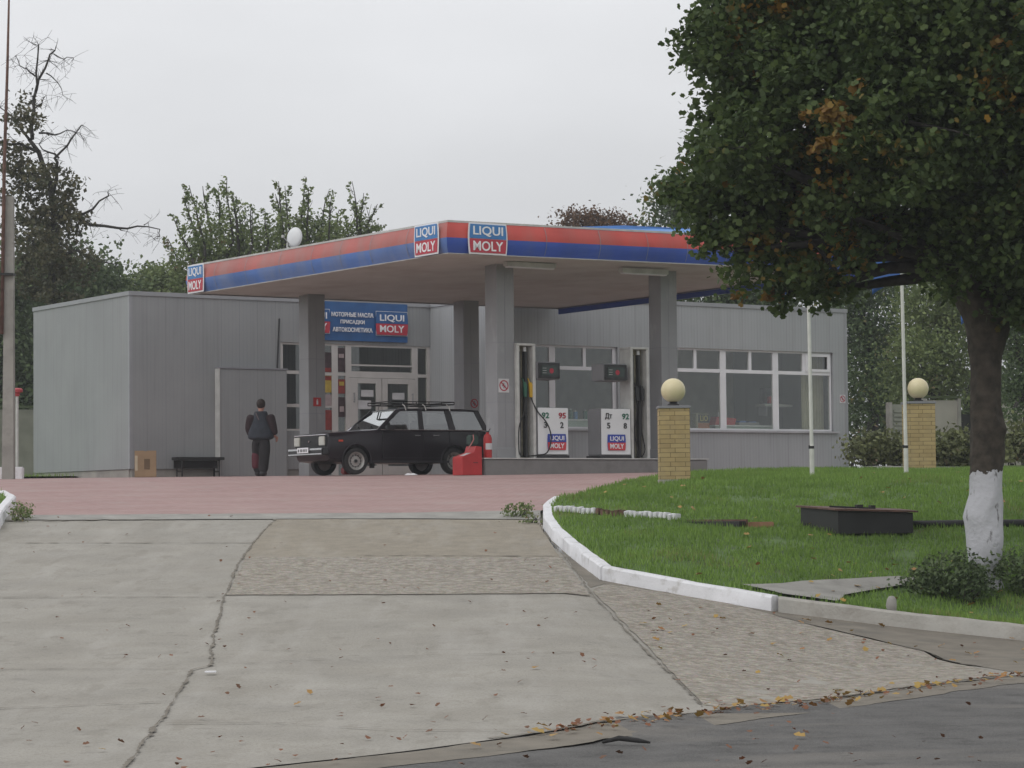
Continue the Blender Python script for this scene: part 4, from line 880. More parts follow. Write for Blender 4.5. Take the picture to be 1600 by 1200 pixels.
# ------------------------------------------------------------------ pump island and dispensers
isl = station('pump_island', 'long raised concrete pump island under the front columns', 'pump island', 0, 0, 0)
MB().bbox(-5.95, -.1, -8.15, -7.0, -.25, .26, .02).build('concrete_base', mat('island_concrete', (.20, .195, .19), .85, var=.15, scale=2, extra=ex_stain((.12, .115, .11), 2, .6)), isl)
MB().box(-5.97, -.08, -8.17, -6.98, .262, .285).build('metal_edge', M['postgrey'], isl)
IZ = .286
def digits(s_, x, z, size, m, par, sx=.8): return text(s_, size, m, par, T(x, -.006, z) @ FRONT, bold=.012*size, sx=sx)
inkg = mat('ink_green', (.01, .12, .07), .5); inkr = mat('ink_red', (.35, .02, .04), .5); inkd = mat('ink_dark', (.025, .027, .03), .5)
def dispenser(label, a0, mastside, nums, facew, mastx):
    # local origin: left end of the white face at ground
    t = station('fuel_dispenser', label, 'fuel pump', a0, -8.0, IZ, 'fuel dispensers on the pump island')
    w_ = facew
    MB().bbox(.0, w_, .0, .48, .06, 1.07, .02).build('cabinet', M['cabside'], t)
    fp = MB().bbox(.012, w_-.012, -.02, -.002, .08, 1.06, .008).build('front_panel', M['cabinet'], t)
    MB().box(-.02, w_+.02, -.005, .5, 0, .058).build('base', M['black'], t)
    for (s_, x, z, sz, m_) in nums: text(s_, sz, m_, fp, T(x, -.028, z) @ FRONT, bold=.018*sz, fit=((.185 if len(s_) > 1 else .085), .125 if s_ != 'Дт' else .14))
    lx = w_*.60 if mastside < 0 else w_*.50
    logo(fp, T(lx, -.024, .34), w_*.56, .34, border=False, blue=mat('dispenser_blue', (.03, .06, .36), .4), red=mat('dispenser_red', (.55, .05, .06), .4))
    # mast: open frame with hose channel
    m0, m1 = mastx; mh = 2.36
    fr = MB().box(m0, m0+.07, 0, .4, 0, mh).box(m1-.07, m1, 0, .4, 0, mh).box(m0, m1, 0, .4, mh+.002, mh+.05).build('mast_frame', M['postgrey'], t, bevel=.006)
    MB().box(m0+.07, m1-.07, .2, .24, 0, mh).build('back_panel', M['dirtyback'], t)
    mc = (m0+m1)/2
    MB().box(m0+.09, m0+.15, .08, .18, .02, mh-.12).build('hose_channel', M['black'], t); MB().box(mc+.02, mc+.08, .08, .18, .02, mh-.12).build('hose_channel', M['black'], t)
    for x in (m0+.12, mc+.05): MB().lathe([(.035, 0), (.035, .09)], 10, (x, .13, mh-.11)).build('pulley', M['cabinet'], t)
    # display head on an arm from the mast
    if mastside < 0: h0, h1 = m1+.01, m1+.60
    else: h0, h1 = m0-.75, m0-.12
    hd_ = MB().bbox(h0, h1, -.04, .42, 1.66, 2.03, .02).build('display_head', M['cabside'], t)
    MB().bbox(h0+.02, h1-.02, -.06, -.042, 1.68, 2.01, .006).build('display_bezel', M['black'], hd_)
    sc_ = MB().box(h0+.09, h1-.09, -.068, -.062, 1.74, 1.95).build('screen', mat('display_glass', (.03, .045, .04), .15), hd_)
    MB().lathe([(.055, 0), (.055, .003)], 16, (h0+.35, -.072, 1.84), 'y').build('red_sticker', inkr, hd_)
    mb = MB()
    for z in (1.79, 1.84, 1.89): mb.box(h0+.12, h0+.22, -.0715, -.0695, z, z+.008)
    mb.build('screen_lines', M['postgrey'], hd_)
    if mastside > 0: MB().box(h1, m0+.02, .1, .3, 1.7, 1.95).build('arm', M['cabside'], t)
    # nozzles and hoses
    def nozzle(x, z, m_):
        MB().prism([(x-.03, z), (x+.03, z), (x+.04, z+.25), (x+.0, z+.32), (x-.05, z+.30)], .02, .07).tube([(x-.03, .045, z+.3), (x-.03, .09, z+.38), (x-.03, .14, z+.40)], .014).build('nozzle', m_, t, bevel=.006)
    if mastside < 0:
        nozzle(m0+.24, 1.28, mat('nozzle_green', (.02, .10, .06), .4)); nozzle(m1-.10, 1.28, mat('nozzle_yellow', (.55, .33, .01), .4))
        hs_ = [[(m0+.24, .045, 1.28), (m0+.17, -.02, .98), (m0+.02, -.07, .72), (m0-.02, -.08, .5), (m0, -.06, .12), (m0+.12, .0, .03), (m0+.2, .12, .05)],
               [(m1-.10, .045, 1.28), (m1, -.03, 1.0), (m1+.22, -.09, .72), (m1+.31, -.10, .42), (m1+.22, -.08, .12), (m1, -.03, .06), (m0+.3, .05, .04)]]
    else:
        nozzle(m0+.20, 1.25, M['black']); nozzle(m0+.34, 1.25, M['black'])
        hs_ = [[(m0+.20, .045, 1.25), (m0+.12, -.02, .9), (m0+.06, -.05, .5), (m0+.16, -.02, .1), (m0+.2, .08, .03)],
               [(m0+.34, .045, 1.25), (m0+.27, -.02, .95), (m0+.24, -.05, .6), (m0+.33, -.04, .2), (m0+.33, .08, .03)]]
    for hp in hs_:
        q = [Vector(p) for p in hp]; out = []
        for i in range(len(q)-1):
            p_ = q[max(i-1, 0)]; n_ = q[min(i+2, len(q)-1)]
            for u in (0, .25, .5, .75):
                out.append(.5*((2*q[i])+(q[i+1]-p_)*u+(2*p_-5*q[i]+4*q[i+1]-n_)*u*u+(-p_+3*q[i]-3*q[i+1]+n_)*u**3))
        out.append(q[-1]); MB().tube(out, .014, 8).build('hose', M['rubber'], t, smooth=True)
    return t
dispenser('white fuel dispenser numbered 92 and 95 with yellow and green nozzles, left of the pair', -4.52, -1,
          [('92', .20, .90, .19, inkg), ('95', .63, .90, .19, inkr), ('3', .20, .70, .19, inkd), ('2', .62, .70, .19, inkd)], .80, (-.50, -.02))
dispenser('white fuel dispenser numbered Дт and 92 with black nozzles, right of the pair', -2.88, 1,
          [('Дт', .20, .90, .19, inkd), ('92', .65, .90, .19, inkg), ('5', .20, .70, .17, inkd), ('8', .64, .70, .19, inkd)], .80, (.82, 1.32))

# signs on columns / wall
def nosmoke(label, a, b, z, r=.115, plate=True, name='no_smoking_sign'):
    t = station(name, label, 'sign', a, b, z)
    if plate: MB().bbox(-r*1.15, r*1.15, -.004, .004, -r*1.25, r*1.25, .001).build('plate', M['paper'], t)
    mb = MB(); n_ = 24
    for i in range(n_):
        a0 = 2*math.pi*i/n_; a1 = 2*math.pi*(i+1)/n_
        vs = [(math.cos(q)*rr, -.006, math.sin(q)*rr) for q in (a0, a1) for rr in (r*.78, r)]
        mb.add(vs, [(0, 1, 3, 2)])
    s_ = .7; mb.add([(-r*s_, -.0065, r*s_-.02), (-r*s_+.02, -.0065, r*s_), (r*s_, -.0065, -r*s_+.02), (r*s_-.02, -.0065, -r*s_)], [(0, 1, 2, 3)])
    mb.build('prohibition_ring', inkr, t); MB().box(-r*.08, r*.08, -.0055, -.005, -r*.5, r*.5).box(-r*.4, r*.35, -.0052, -.0047, -r*.12, r*.02).build('pictogram', inkd, t); return t
nosmoke('white no smoking sign with a red ring on the front column', -5.30, -7.925, 1.80)
nosmoke('round faded no smoking sign on the shaded rear column', -1.66, -1.175, 1.75, .11, False)
nosmoke('small faded pink prohibition sign at the right end of the shop wall', 10.92, -.008, 2.10, .09)
es = station('fire_sign', 'small red fire equipment sign with a white pictogram on the entrance column', 'sign', -5.95, -1.175, 1.72)
MB().bbox(-.10, .10, -.005, .004, -.10, .10, .001).build('plate', M['redpaint'], es); MB().box(-.022, .022, -.009, -.006, -.06, .035).box(-.012, .012, -.009, -.006, .04, .065).build('pictogram', M['paper'], es)

# shallow metal cabinet / screen on annex wall, bench, box
sc = station('metal_screen', 'tall plain grey metal cabinet standing against the annex wall behind the walking person', 'cabinet', -5.22, AF-.12)
MB().box(-.93, .93, -.1, .1, .0, 2.62).build('casing', M['panel_side'], sc, bevel=.01)
MB().box(-.95, .95, -.12, .11, 2.622, 2.66).build('cap', M['trim'], sc); MB().box(-.95, -.93, -.12, .11, 0, 2.62).build('edge_trim', M['postgrey'], sc)
bn = station('bench', 'low dark metal bench against the annex wall beside the cardboard box', 'bench', -6.78, AF-.3)
MB().bbox(-.62, .62, -.19, .19, .40, .47, .008).bbox(-.58, .58, .12, .15, .2, .395, .005).build('seat', M['dark'], bn)
for s_ in (-1, 1):
    MB().tube([(s_*.5, -.14, 0), (s_*.5, -.14, .42)], .018).tube([(s_*.5, .14, 0), (s_*.5, .14, .42)], .018).tube([(s_*.5, -.14, .12), (s_*.5, .14, .12)], .012).build('leg_frame', M['dark'], bn)
bx = station('cardboard_box', 'upright brown cardboard box standing by the corner of the annex', 'box', -8.75, 2.0); bx.rotation_euler.z = ANG-.45
MB().bbox(-.25, .25, -.2, .2, 0, .60, .008).build('carton', M['card'], bx)
MB().box(-.25, -.03, -.19, .19, .603, .612).box(.03, .25, -.19, .19, .603, .612).build('flap', mat('card_flap', (.42, .28, .15), .9), bx)
MB().box(-.03, .10, -.2055, -.2015, .18, .42).build('printed_mark', mat('card_print', (.14, .09, .05)), bx); MB().box(-.24, -.18, -.2055, -.2015, .15, .5).build('tape', mat('tape', (.5, .42, .3)), bx)

# red fire box, extinguisher, canister
fb = station('fire_box', 'bright red metal fire box with a sloping lid at the end of the pump island', 'fire box', -6.28, -7.98)
MB().prism([(-.24, 0), (.24, 0), (.24, .58), (.10, .60), (.05, .47), (-.22, .38), (-.24, .36)], -.22, .16).build('body', M['redpaint'], fb, bevel=.008)
MB().add([(-.18, -.18, .398), (.0, -.18, .458), (.0, .0, .458), (-.18, .0, .398)], [(0, 1, 2, 3)]).build('lid_label', M['paper'], fb)
MB().box(.02, .14, -.226, -.221, .25, .262).build('latch', M['dark'], fb)
ex = station('fire_extinguisher', 'red fire extinguisher with a white label standing at the foot of the front column', 'fire extinguisher', -5.80, -8.05, IZ)
MB().lathe([(.085, 0), (.09, .02), (.09, .40), (.07, .47), (.03, .50), (.03, .53)], 18).build('cylinder', M['redpaint'], ex, smooth=2)
MB().bbox(-.02, .02, -.05, .05, .53, .56).tube([(0, -.05, .56), (0, -.1, .60)], .008).tube([(0, .03, .55), (.02, .10, .52), (.03, .12, .35), (.03, .11, .15)], .01).build('valve', M['black'], ex)
mb = MB()
for i in range(6):
    a0 = math.radians(-150+i*20); a1 = math.radians(-150+(i+1)*20); mb.add([(.0925*math.cos(a0), .0925*math.sin(a0), .17), (.0925*math.cos(a1), .0925*math.sin(a1), .17), (.0925*math.cos(a1), .0925*math.sin(a1), .30), (.0925*math.cos(a0), .0925*math.sin(a0), .30)], [(0, 1, 2, 3)])
mb.build('label_sheet', M['paper'], ex)
jc = station('jerrycan', 'dark green can with a curved black spout on top of the red fire box', 'can', -6.14, -8.0, 0)
jc.location.z = fb.location.z+.615
MB().bbox(-.10, .08, -.12, .1, 0, .22, .03).build('can_body', mat('can_green', (.02, .045, .035), .6), jc)
MB().tube([(.02, 0, .21), (.08, 0, .29), (.16, 0, .27), (.2, 0, .15)], .014).build('spout', M['rubber'], jc, smooth=True)
MB().tube([(-.06, -.12, .22), (-.05, -.125, .12), (-.12, -.13, .02), (-.2, -.14, -.08)], .012).build('strap', mat('pink_strap', (.4, .15, .14)), jc, smooth=True)

# ------------------------------------------------------------------ car
def make_car():
    p = Vector((-4.10, 55.42, 0)); p.z = hd(-3, 56)+.018
    t = empty('estate_car', 'black boxy estate car with a roof rack parked under the canopy', 'car', p, math.radians(31.5))
    t['label'] = 'black boxy estate car with a roof rack parked under the canopy'
    t.location = (-4.36, 55.35, p.z)
    # local: x back from front bumper 0..4.1, y across (near side -0.8)
    cp = M['carpaint']
    st = [(0.06, .86, .40, .74), (.10, .875, .30, .775), (.35, .90, .27, .80), (.8, .925, .25, .81), (1.30, .955, .25, .81), (1.9, .955, .25, .81), (2.6, .955, .25, .81), (3.3, .96, .25, .81), (3.8, .955, .28, .80), (4.02, .94, .33, .785), (4.06, .90, .40, .77)]
    mb = MB(); R_ = 12
    for x, zt_, z0, hw in st:
        ring = [(-hw+.10, z0), (-hw+.02, z0+.05), (-hw-.0, .48), (-hw-.008, .62), (-hw+.01, .80), (-hw+.045, zt_-.035), (-hw+.10, zt_), (0, zt_+.025)]
        full = ring+[(-y, z) for y, z in ring[-2::-1]]
        R_ = len(full)
        for y, z in full: mb.v.append((x, y, z))
    for i in range(len(st)-1):
        for j in range(R_): a = i*R_+j; b = i*R_+(j+1) % R_; mb.f.append((a, b, b+R_, a+R_))
    mb.f.append(tuple(range(R_))); mb.f.append(tuple(len(mb.v)-R_+j for j in range(R_)))
    body = mb.build('body', cp, t, smooth=True)
    for wx in (.72, 3.14):
        for s_ in (-1, 1):
            c = MB().lathe([(.335, 0), (.335, .34)], 28, (wx, -.95 if s_ < 0 else .61, .30), 'y').build('cut', M['black'])
            md = body.modifiers.new('x', 'BOOLEAN'); md.operation = 'DIFFERENCE'; md.solver = 'EXACT'; md.object = c
            c.parent = t; bpy.context.view_layer.update(); bake(body); bpy.data.objects.remove(c)
    for p_ in body.data.polygons: p_.use_smooth = True
    md = body.modifiers.new('e', 'EDGE_SPLIT'); md.split_angle = math.radians(28)
    # arch lips
    for wx in (.72, 3.14):
        q = [(wx+.345*math.cos(a), -.817, .30+.345*math.sin(a)) for a in np.linspace(-.15, math.pi+.15, 16)]
        MB().tube(q, .014, 6).build('arch_lip', cp, t)
    # cabin
    B0, T0 = (1.28, .96), (1.86, 1.395); B1, T1 = (4.02, .95), (3.80, 1.395); yb, yt = .735, .60
    def at(f, side):   # f: 0..1 height, along x from interpolated ends
        return lambda x, f_: (x, side*(yb+(yt-yb)*f_), .955+(1.395-.955)*f_)
    roof = MB()
    xs_ = [1.84, 1.95, 2.4, 3.0, 3.5, 3.78, 3.86]; zz = [1.395, 1.42, 1.435, 1.435, 1.43, 1.415, 1.39]
    for x, z in zip(xs_, zz):
        for y, dz in ((-.615, -.035), (-.60, -.005), (-.45, .01), (0, .018), (.45, .01), (.60, -.005), (.615, -.035)): roof.v.append((x, y, z+dz))
    for i in range(len(xs_)-1):
        for j in range(6): a = i*7+j; roof.f.append((a, a+1, a+8, a+7))
    k = len(roof.v)
    ro = roof.build('roof', cp, t, smooth=True); sd = ro.modifiers.new('s', 'SOLIDIFY'); sd.thickness = .03
    def pil(x0, x1, X0, X1, s_):   # pillar quad from base x0..x1 to top X0..X1
        f = lambda x, u: (x, s_*(yb+(yt-yb)*u), .95+(1.41-.95)*u)
        a, b, c, d_ = f(x0, 0), f(x1, 0), f(X1, 1), f(X0, 1)
        i_ = lambda v: (v[0], v[1]-s_*.035, v[2])
        return [a, b, c, d_, i_(a), i_(b), i_(c), i_(d_)], [(0, 1, 2, 3), (7, 6, 5, 4), (0, 4, 5, 1), (1, 5, 6, 2), (2, 6, 7, 3), (3, 7, 4, 0)]
    for s_ in (-1, 1):
        for (x0, x1, X0, X1) in ((1.26, 1.38, 1.80, 1.90), (2.30, 2.42, 2.34, 2.44), (3.06, 3.22, 3.00, 3.14), (3.93, 4.06, 3.74, 3.86)):
            MB().add(*pil(x0, x1, X0, X1, s_)).build('pillar', cp, t)
        g = lambda x, u: (x, s_*(yb-.015+(yt-yb)*u), .95+(1.41-.95)*u)
        for (x0, x1, X0, X1) in ((1.38, 2.30, 1.90, 2.34), (2.42, 3.06, 2.44, 3.00), (3.22, 3.93, 3.14, 3.74)):
            MB().add([g(x0, .02), g(x1, .02), g(X1, .93), g(X0, .93)], [(0, 1, 2, 3)]).build('side_window', M['carglass'], t)
    ws = MB().add([(1.27, -.70, .965), (1.27, .70, .965), (1.85, .585, 1.395), (1.85, -.585, 1.395)], [(0, 1, 2, 3)]).build('windscreen', M['screenglass'], t)
    MB().tube([(1.27, -.70, .965), (1.84, -.585, 1.39), (1.84, .585, 1.39), (1.27, .70, .965), (1.25, 0, .975), (1.27, -.70, .965)], .011, 6).build('windscreen_trim', M['chrome'], ws)
    for y in (-.45, .15): MB().tube([(1.22, y, .99), (1.40, y+.28, 1.085)], .008, 5).tube([(1.33, y+.1, 1.05), (1.47, y+.42, 1.125)], .010, 5).build('wiper', M['black'], ws)
    MB().add([(4.05, -.70, .96), (4.05, .70, .96), (3.84, .585, 1.38), (3.84, -.585, 1.38)], [(0, 1, 2, 3)]).build('rear_window', M['carglass'], t)
    # belt trim, door seams, handles, mirror
    MB().tube([(1.34, -.752, .965), (3.95, -.752, .965)], .008, 5).build('belt_trim', M['chrome'], t)
    sm_ = MB()
    for x in (1.36, 2.36, 3.02): sm_.box(x-.006, x+.006, -.8205, -.80, .36, .93)
    sm_.box(1.36, 2.98, -.8215, -.80, .355, .363); sm_.build('door_seam', M['black'], t)
    for x in (2.14, 2.60): MB().bbox(x, x+.15, -.828, -.80, .83, .855, .004).build('door_handle', M['chrome'], t)
    MB().bbox(1.42, 1.62, -.90, -.78, .96, 1.05, .015).build('wing_mirror', M['black'], t)
    MB().bbox(1.42, 1.62, .78, .90, .96, 1.05, .015).build('wing_mirror', M['black'], t)
    MB().bbox(1.1, 3.0, -.815, -.79, .25, .30, .01).build('sill_strip', M['black'], t)
    # front
    gr = MB().bbox(.02, .07, -.72, .72, .60, .84, .01).build('grille', M['black'], t)
    gs = MB()
    for z in np.linspace(.63, .81, 7): gs.box(.008, .018, -.42, .42, z, z+.008)
    gs.build('grille_slats', M['dark'], gr)
    MB().tube([(.02, -.73, .85), (.02, .73, .85)], .010, 6).build('grille_trim', M['chrome'], t)
    MB().tube([(0.0, -.02, .74), (0.0, .02, .70)], .014, 6).build('emblem', M['chrome'], t)
    lens = mat('lamp_lens', (.42, .41, .36), .15, var=.08, scale=30, coat=.5)
    for y in (-.58, .58): MB().bbox(-.005, .05, y-.13, y+.13, .625, .815, .012).build('headlight', lens, t)
    bu = MB().bbox(-.10, .06, -.80, .80, .42, .56, .02).build('bumper', M['black'], t, smooth=False)
    MB().bbox(-.112, -.09, -.78, .78, .525, .565, .006).build('bumper_strip', M['chrome'], bu); MB().bbox(-.112, -.09, -.78, .78, .43, .455, .006).build('bumper_strip', M['chrome'], bu)
    MB().bbox(.3, .9, -.807, -.78, .50, .52, .003) 
    MB().bbox(4.04, 4.16, -.80, .80, .42, .56, .02).build('bumper', M['black'], t)
    pl_ = MB().bbox(-.135, -.125, -.02, .50, .47, .585, .003).build('number_plate', M['logowhite'], t)
    pm = MB()
    for y, w2 in ((.04, .03), (.10, .03), (.15, .03), (.20, .03), (.27, .04), (.33, .03), (.41, .05)): pm.box(-.1375, -.1355, y, y+w2, .495, .555)
    pm.build('plate_marks', inkd, pl_); pl_.data.transform(T(0, -.2, 0)); pl_.children[0].data.transform(T(0, -.2, 0))
    MB().bbox(.30, .40, -.818, -.79, .70, .74, .004).build('side_marker', mat('orange_lens', (.55, .06, .02), .3), t)
    MB().bbox(4.03, 4.07, -.76, -.60, .66, .86, .008).build('tail_light', M['redpaint'], t); MB().bbox(4.03, 4.07, .60, .76, .66, .86, .008).build('tail_light', M['redpaint'], t)
    for x in (1.14, 3.56): MB().box(x, x+.02, -.79, -.60, .14, .36).build('mud_flap', M['rubber'], t)
    # rack
    rk = MB()
    for y in (-.52, .52): rk.tube([(1.72, y, 1.53), (3.30, y, 1.53)], .014, 6); rk.tube([(1.72, y, 1.585), (3.30, y, 1.585)], .012, 6)
    for x in np.linspace(1.72, 3.30, 6): rk.tube([(x, -.52, 1.53), (x, .52, 1.53)], .011, 6); rk.tube([(x, -.52, 1.53), (x, -.52, 1.585)], .010, 5); rk.tube([(x, .52, 1.53), (x, .52, 1.585)], .010, 5)
    for x in (1.72, 3.30): rk.tube([(x, -.52, 1.585), (x, .52, 1.585)], .012, 6)
    rk.build('roof_rack', M['dark'], t)
    for x in (2.0, 2.5, 3.1):
        for s_ in (-1, 1): MB().tube([(x, s_*.52, 1.53), (x+.02, s_*.60, 1.48), (x+.03, s_*.63, 1.39)], .013, 6).build('rack_foot', M['steel'], t)
    # wheels
    for wx in (.72, 3.14):
        for s_ in (-1, 1):
            y0 = s_*.80; w_ = empty('wheel', None, None, (wx, y0, .29)); w_.parent = t
            if s_ > 0: w_.rotation_euler = (0, 0, math.pi)
            pr_ = [(.19, 0), (.26, .0), (.285, .02), (.29, .05), (.29, .13), (.285, .155), (.26, .165), (.19, .165)]
            MB().lathe(pr_, 28, (0, 0, 0), 'y', cap=False).build('tyre', M['rubber'], w_, smooth=2)
            MB().lathe([(.001, .045), (.04, .03), (.05, .045), (.09, .05), (.15, .045), (.165, .015), (.192, .002), (.196, -.006), (.2, .01), (.19, .1), (0.01, .1)][::-1], 28, (0, 0, 0), 'y').build('rim', M['steel'], w_, smooth=2)
            hb = MB()
            for i in range(12): a = i*math.pi/6; hb.lathe([(.014, 0), (.014, .012)], 8, (.125*math.cos(a), .032, .125*math.sin(a)), 'y')
            hb.lathe([(.121, .036), (.121, .043), (.129, .043), (.129, .036)], 24, (0, 0, 0), 'y', cap=False)
            hb.build('rim_holes', M['black'], w_); MB().lathe([(.034, 0), (.034, .02), (.02, .03)], 12, (0, .01, 0), 'y').build('hub_cap', M['black'], w_)
    # interior
    seat = mat('seat_fabric', (.03, .028, .028), .9); 
    for y in (-.36, .36): MB().bbox(2.0, 2.5, y-.24, y+.24, .6, .78, .04).bbox(2.38, 2.55, y-.24, y+.24, .7, 1.18, .05).build('front_seat', seat, t)
    MB().bbox(2.85, 3.2, -.6, .6, .6, .78, .04).bbox(3.1, 3.25, -.6, .6, .7, 1.12, .05).build('rear_seat', seat, t)
    MB().lathe([(.17, 0), (.185, .012), (.17, .024)], 20, (0, 0, 0), 'y').build('steering_wheel', M['black'], t, loc=(1.72, -.36, .98))
    MB().bbox(1.35, 1.6, -.68, .68, .85, .99, .03).build('dashboard', M['black'], t)
    return t
make_car()
gc = empty('red_can', 'small dark red can lying behind the front wheels of the black car', 'can', Vector((-3.55, 57.2, hd(-3.5, 57.2)+.03)), .6)
MB().bbox(-.25, .1, -.1, .1, 0, .17, .03).build('can_body', mat('dark_red_can', (.2, .02, .02), .5), gc); MB().lathe([(.03, 0), (.03, .04)], 10, (.0, 0, .17)).build('cap', M['black'], gc)
rg = MB()
for i in range(20):
    a = 2*math.pi*i/20; rr = 1+.3*noise.noise(Vector((math.cos(a)*2, math.sin(a)*2, 0))); rg.v.append((.15*rr*math.cos(a), .1*rr*math.sin(a), .0)); 
rg.v += [(x*.55, y*.55, .035+.015*noise.noise(Vector((x*20, y*20, 1)))) for x, y, z in rg.v[:20]]+[(0, 0, .03)]
rg.f = [(i, (i+1) % 20, (i+1) % 20+20, i+20) for i in range(20)]+[(i+20, (i+1) % 20+20, 40) for i in range(20)]
tag(rg.build('crumpled_paper', M['logowhite'], loc=Vector((-2.15, 54.6, hd(-2.1, 54.6)+.02))), 'crumpled white paper lying on the paving beside the car', 'litter')

# ------------------------------------------------------------------ person (seen from behind, walking)
def skin(name, verts, edges, radii, m, parent, root=0, sub=2, mats=None):
    me = bpy.data.meshes.new(name); me.from_pydata([Vector(v) for v in verts], edges, []); me.materials.append(m)
    o = bpy.data.objects.new(name, me); COL.objects.link(o); o.parent = parent
    bm = bmesh.new(); bm.from_mesh(me); bm.verts.layers.skin.verify(); bm.to_mesh(me); bm.free()
    md = o.modifiers.new('k', 'SKIN'); md.use_smooth_shade = True; md.branch_smoothing = .6
    lay = me.skin_vertices[0].data
    for i, r in enumerate(radii): lay[i].radius = r if isinstance(r, tuple) else (r, r); lay[i].use_root = (i == root)
    s_ = o.modifiers.new('u', 'SUBSURF'); s_.levels = sub; s_.render_levels = sub
    return bake(o)
pg = S(-7.34, -1.04); pg.z = hd(pg.x, pg.y)+.018
pe = empty('person', 'dark haired person in dark blue vest and maroon sleeves walking away', 'person', pg, math.radians(-8))
skinm = mat('skin_tone', (.42, .22, .17), .6, var=.08); vest = mat('vest_blue', (.026, .031, .042), .85, var=.25, scale=6, bump=.4, bscale=15); maroon = mat('maroon_knit', (.028, .015, .018), .9, var=.2); trous = mat('dark_trousers', (.018, .016, .018), .9, var=.2); hairm = mat('dark_hair', (.028, .019, .016), .8, var=.3, scale=40)
# body: one continuous surface (local: x right, y forward/away, z up)
V_ = [(0,0,.92),(0,.0,1.08),(0,.01,1.25),(0,.0,1.38),(0,.0,1.46),(0,.02,1.53),(0,.03,1.60),
      (-.10,0,.88),(-.11,.16,.50),(-.09,.08,.12),(-.09,.16,.05),       # left leg forward
      (.10,0,.88),(.09,-.06,.50),(.06,-.08,.12),(.06,-.02,.05),        # right leg trailing
      (-.12,0,1.28),(-.235,-.02,1.13),(-.21,.08,.92),
      (.12,0,1.28),(.25,-.03,1.14),(.31,.03,.93),(.335,.06,.86)]
E_ = [(0,1),(1,2),(2,3),(3,4),(4,5),(5,6),(0,7),(7,8),(8,9),(9,10),(0,11),(11,12),(12,13),(13,14),(3,15),(15,16),(16,17),(3,18),(18,19),(19,20),(20,21)]
R_ = [(.11,.09),(.11,.08),(.11,.08),(.08,.06),(.055,.055),(.065,.07),(.08,.09),.06,.05,.04,.035,.06,.05,.04,.035,.03,.03,.03,.03,.03,.035,.025]
body = skin('body', V_, E_, R_, skinm, pe)
# clothing follows the body
jk = skin('vest', [(0,0,.80),(0,0,.90),(0,.0,1.06),(0,.01,1.24),(0,.0,1.37),(-.19,0,1.36),(.19,0,1.36),(0,.0,1.45)], [(0,1),(1,2),(2,3),(3,4),(4,5),(4,6),(4,7)], [(.33,.22),(.33,.22),(.315,.205),(.31,.20),(.25,.17),(.15,.15),(.15,.15),(.10,.08)], vest, pe)
for nm, pts, rr in (('sleeve', [(-.19,0,1.40),(-.235,-.01,1.26),(-.275,-.02,1.08),(-.235,.07,.90)], [.13,.115,.105,.075]), ('sleeve', [(.19,0,1.40),(.235,-.01,1.26),(.285,-.03,1.10),(.325,.03,.92)], [.13,.115,.105,.07])):
    skin(nm, pts, [(0,1),(1,2),(2,3)], rr, maroon, pe)
skin('trousers', [(0,0,.90),(-.10,0,.80),(-.095,.08,.48),(-.09,.07,.05),(.10,0,.80),(.085,-.03,.48),(.06,-.08,.05),(0,0,1.0)], [(0,1),(1,2),(2,3),(0,4),(4,5),(5,6),(0,7)], [(.22,.18),(.165,.16),.125,.11,(.165,.16),.13,.12,(.20,.16)], trous, pe)
tag(skin('trouser_panel', [(-.12,.03,.60),(-.115,.055,.42),(-.11,.045,.14)], [(0,1),(1,2)], [.10,.125,.115], mat('wine_cloth', (.085,.014,.024), .9, var=.2), pe), 'wine red cloth on the left leg')
for x, y in ((-.09, .10), (.06, -.06)):
    skin('shoe', [(x, y-.10, .06), (x, y, .07), (x, y+.15, .045)], [(0,1),(1,2)], [(.075,.075),(.085,.085),(.07,.055)], M['black'], pe)
MB().lathe([(.0, -.125), (.05, -.115), (.078, -.06), (.088, 0), (.085, .05), (.06, .10), (.02, .122), (0.001, .124)], 20).build('head', skinm, pe, smooth=True, loc=(0, .03, 1.60))
hb = MB(); hb.lathe([(.0, -.085), (.06, -.08), (.09, -.04), (.102, .01), (.098, .06), (.07, .11), (.025, .135), (0.001, .138)], 20)
hb.v = [(x*(1+.06*noise.noise(Vector((x*30, y*30, z*30)))), y*1.08*(1+.08*noise.noise(Vector((x*30, y*30, z*30+5)))), z) for x, y, z in hb.v]
hb.build('hair', hairm, pe, smooth=True, loc=(0, .015, 1.615))
for s_ in (-1, 1): MB().bbox(s_*.088-.008, s_*.088+.008, .02, .05, 1.575, 1.635, .006).build('ear', skinm, pe)
MB().bbox(-.012, .012, .11, .145, 1.575, 1.61, .006).build('nose', skinm, pe)
for x in (-.03, .03): MB().lathe([(.001, -.01), (.01, 0), (.001, .01)], 8, (x, .108, 1.62)).build('eye', M['logowhite'], pe)
MB().bbox(-.022, .022, .103, .115, 1.545, 1.555, .003).build('mouth', inkr, pe)
for s_, hx, hy, hz in ((1, .345, .075, .84), (-1, -.205, .09, .88)):
    mb = MB(); mb.tube([(hx, hy, hz+.05), (hx+.01*s_, hy+.01, hz)], [.026, .036], 8)
    for i, (dx_, L_) in enumerate(((-.026, .06), (-.009, .072), (.009, .07), (.026, .055))):
        mb.tube([(hx+dx_*.4, hy+dx_, hz), (hx+dx_*.4+.008*s_, hy+dx_, hz-L_*.55), (hx+dx_*.4-.006*s_, hy+dx_+.008, hz-L_)], [.010, .009, .007], 6)
    mb.tube([(hx, hy+.025, hz+.02), (hx-.01*s_, hy+.055, hz-.005), (hx-.012*s_, hy+.06, hz-.03)], [.011, .010, .007], 6)
    mb.build('hand', skinm, pe, smooth=True)
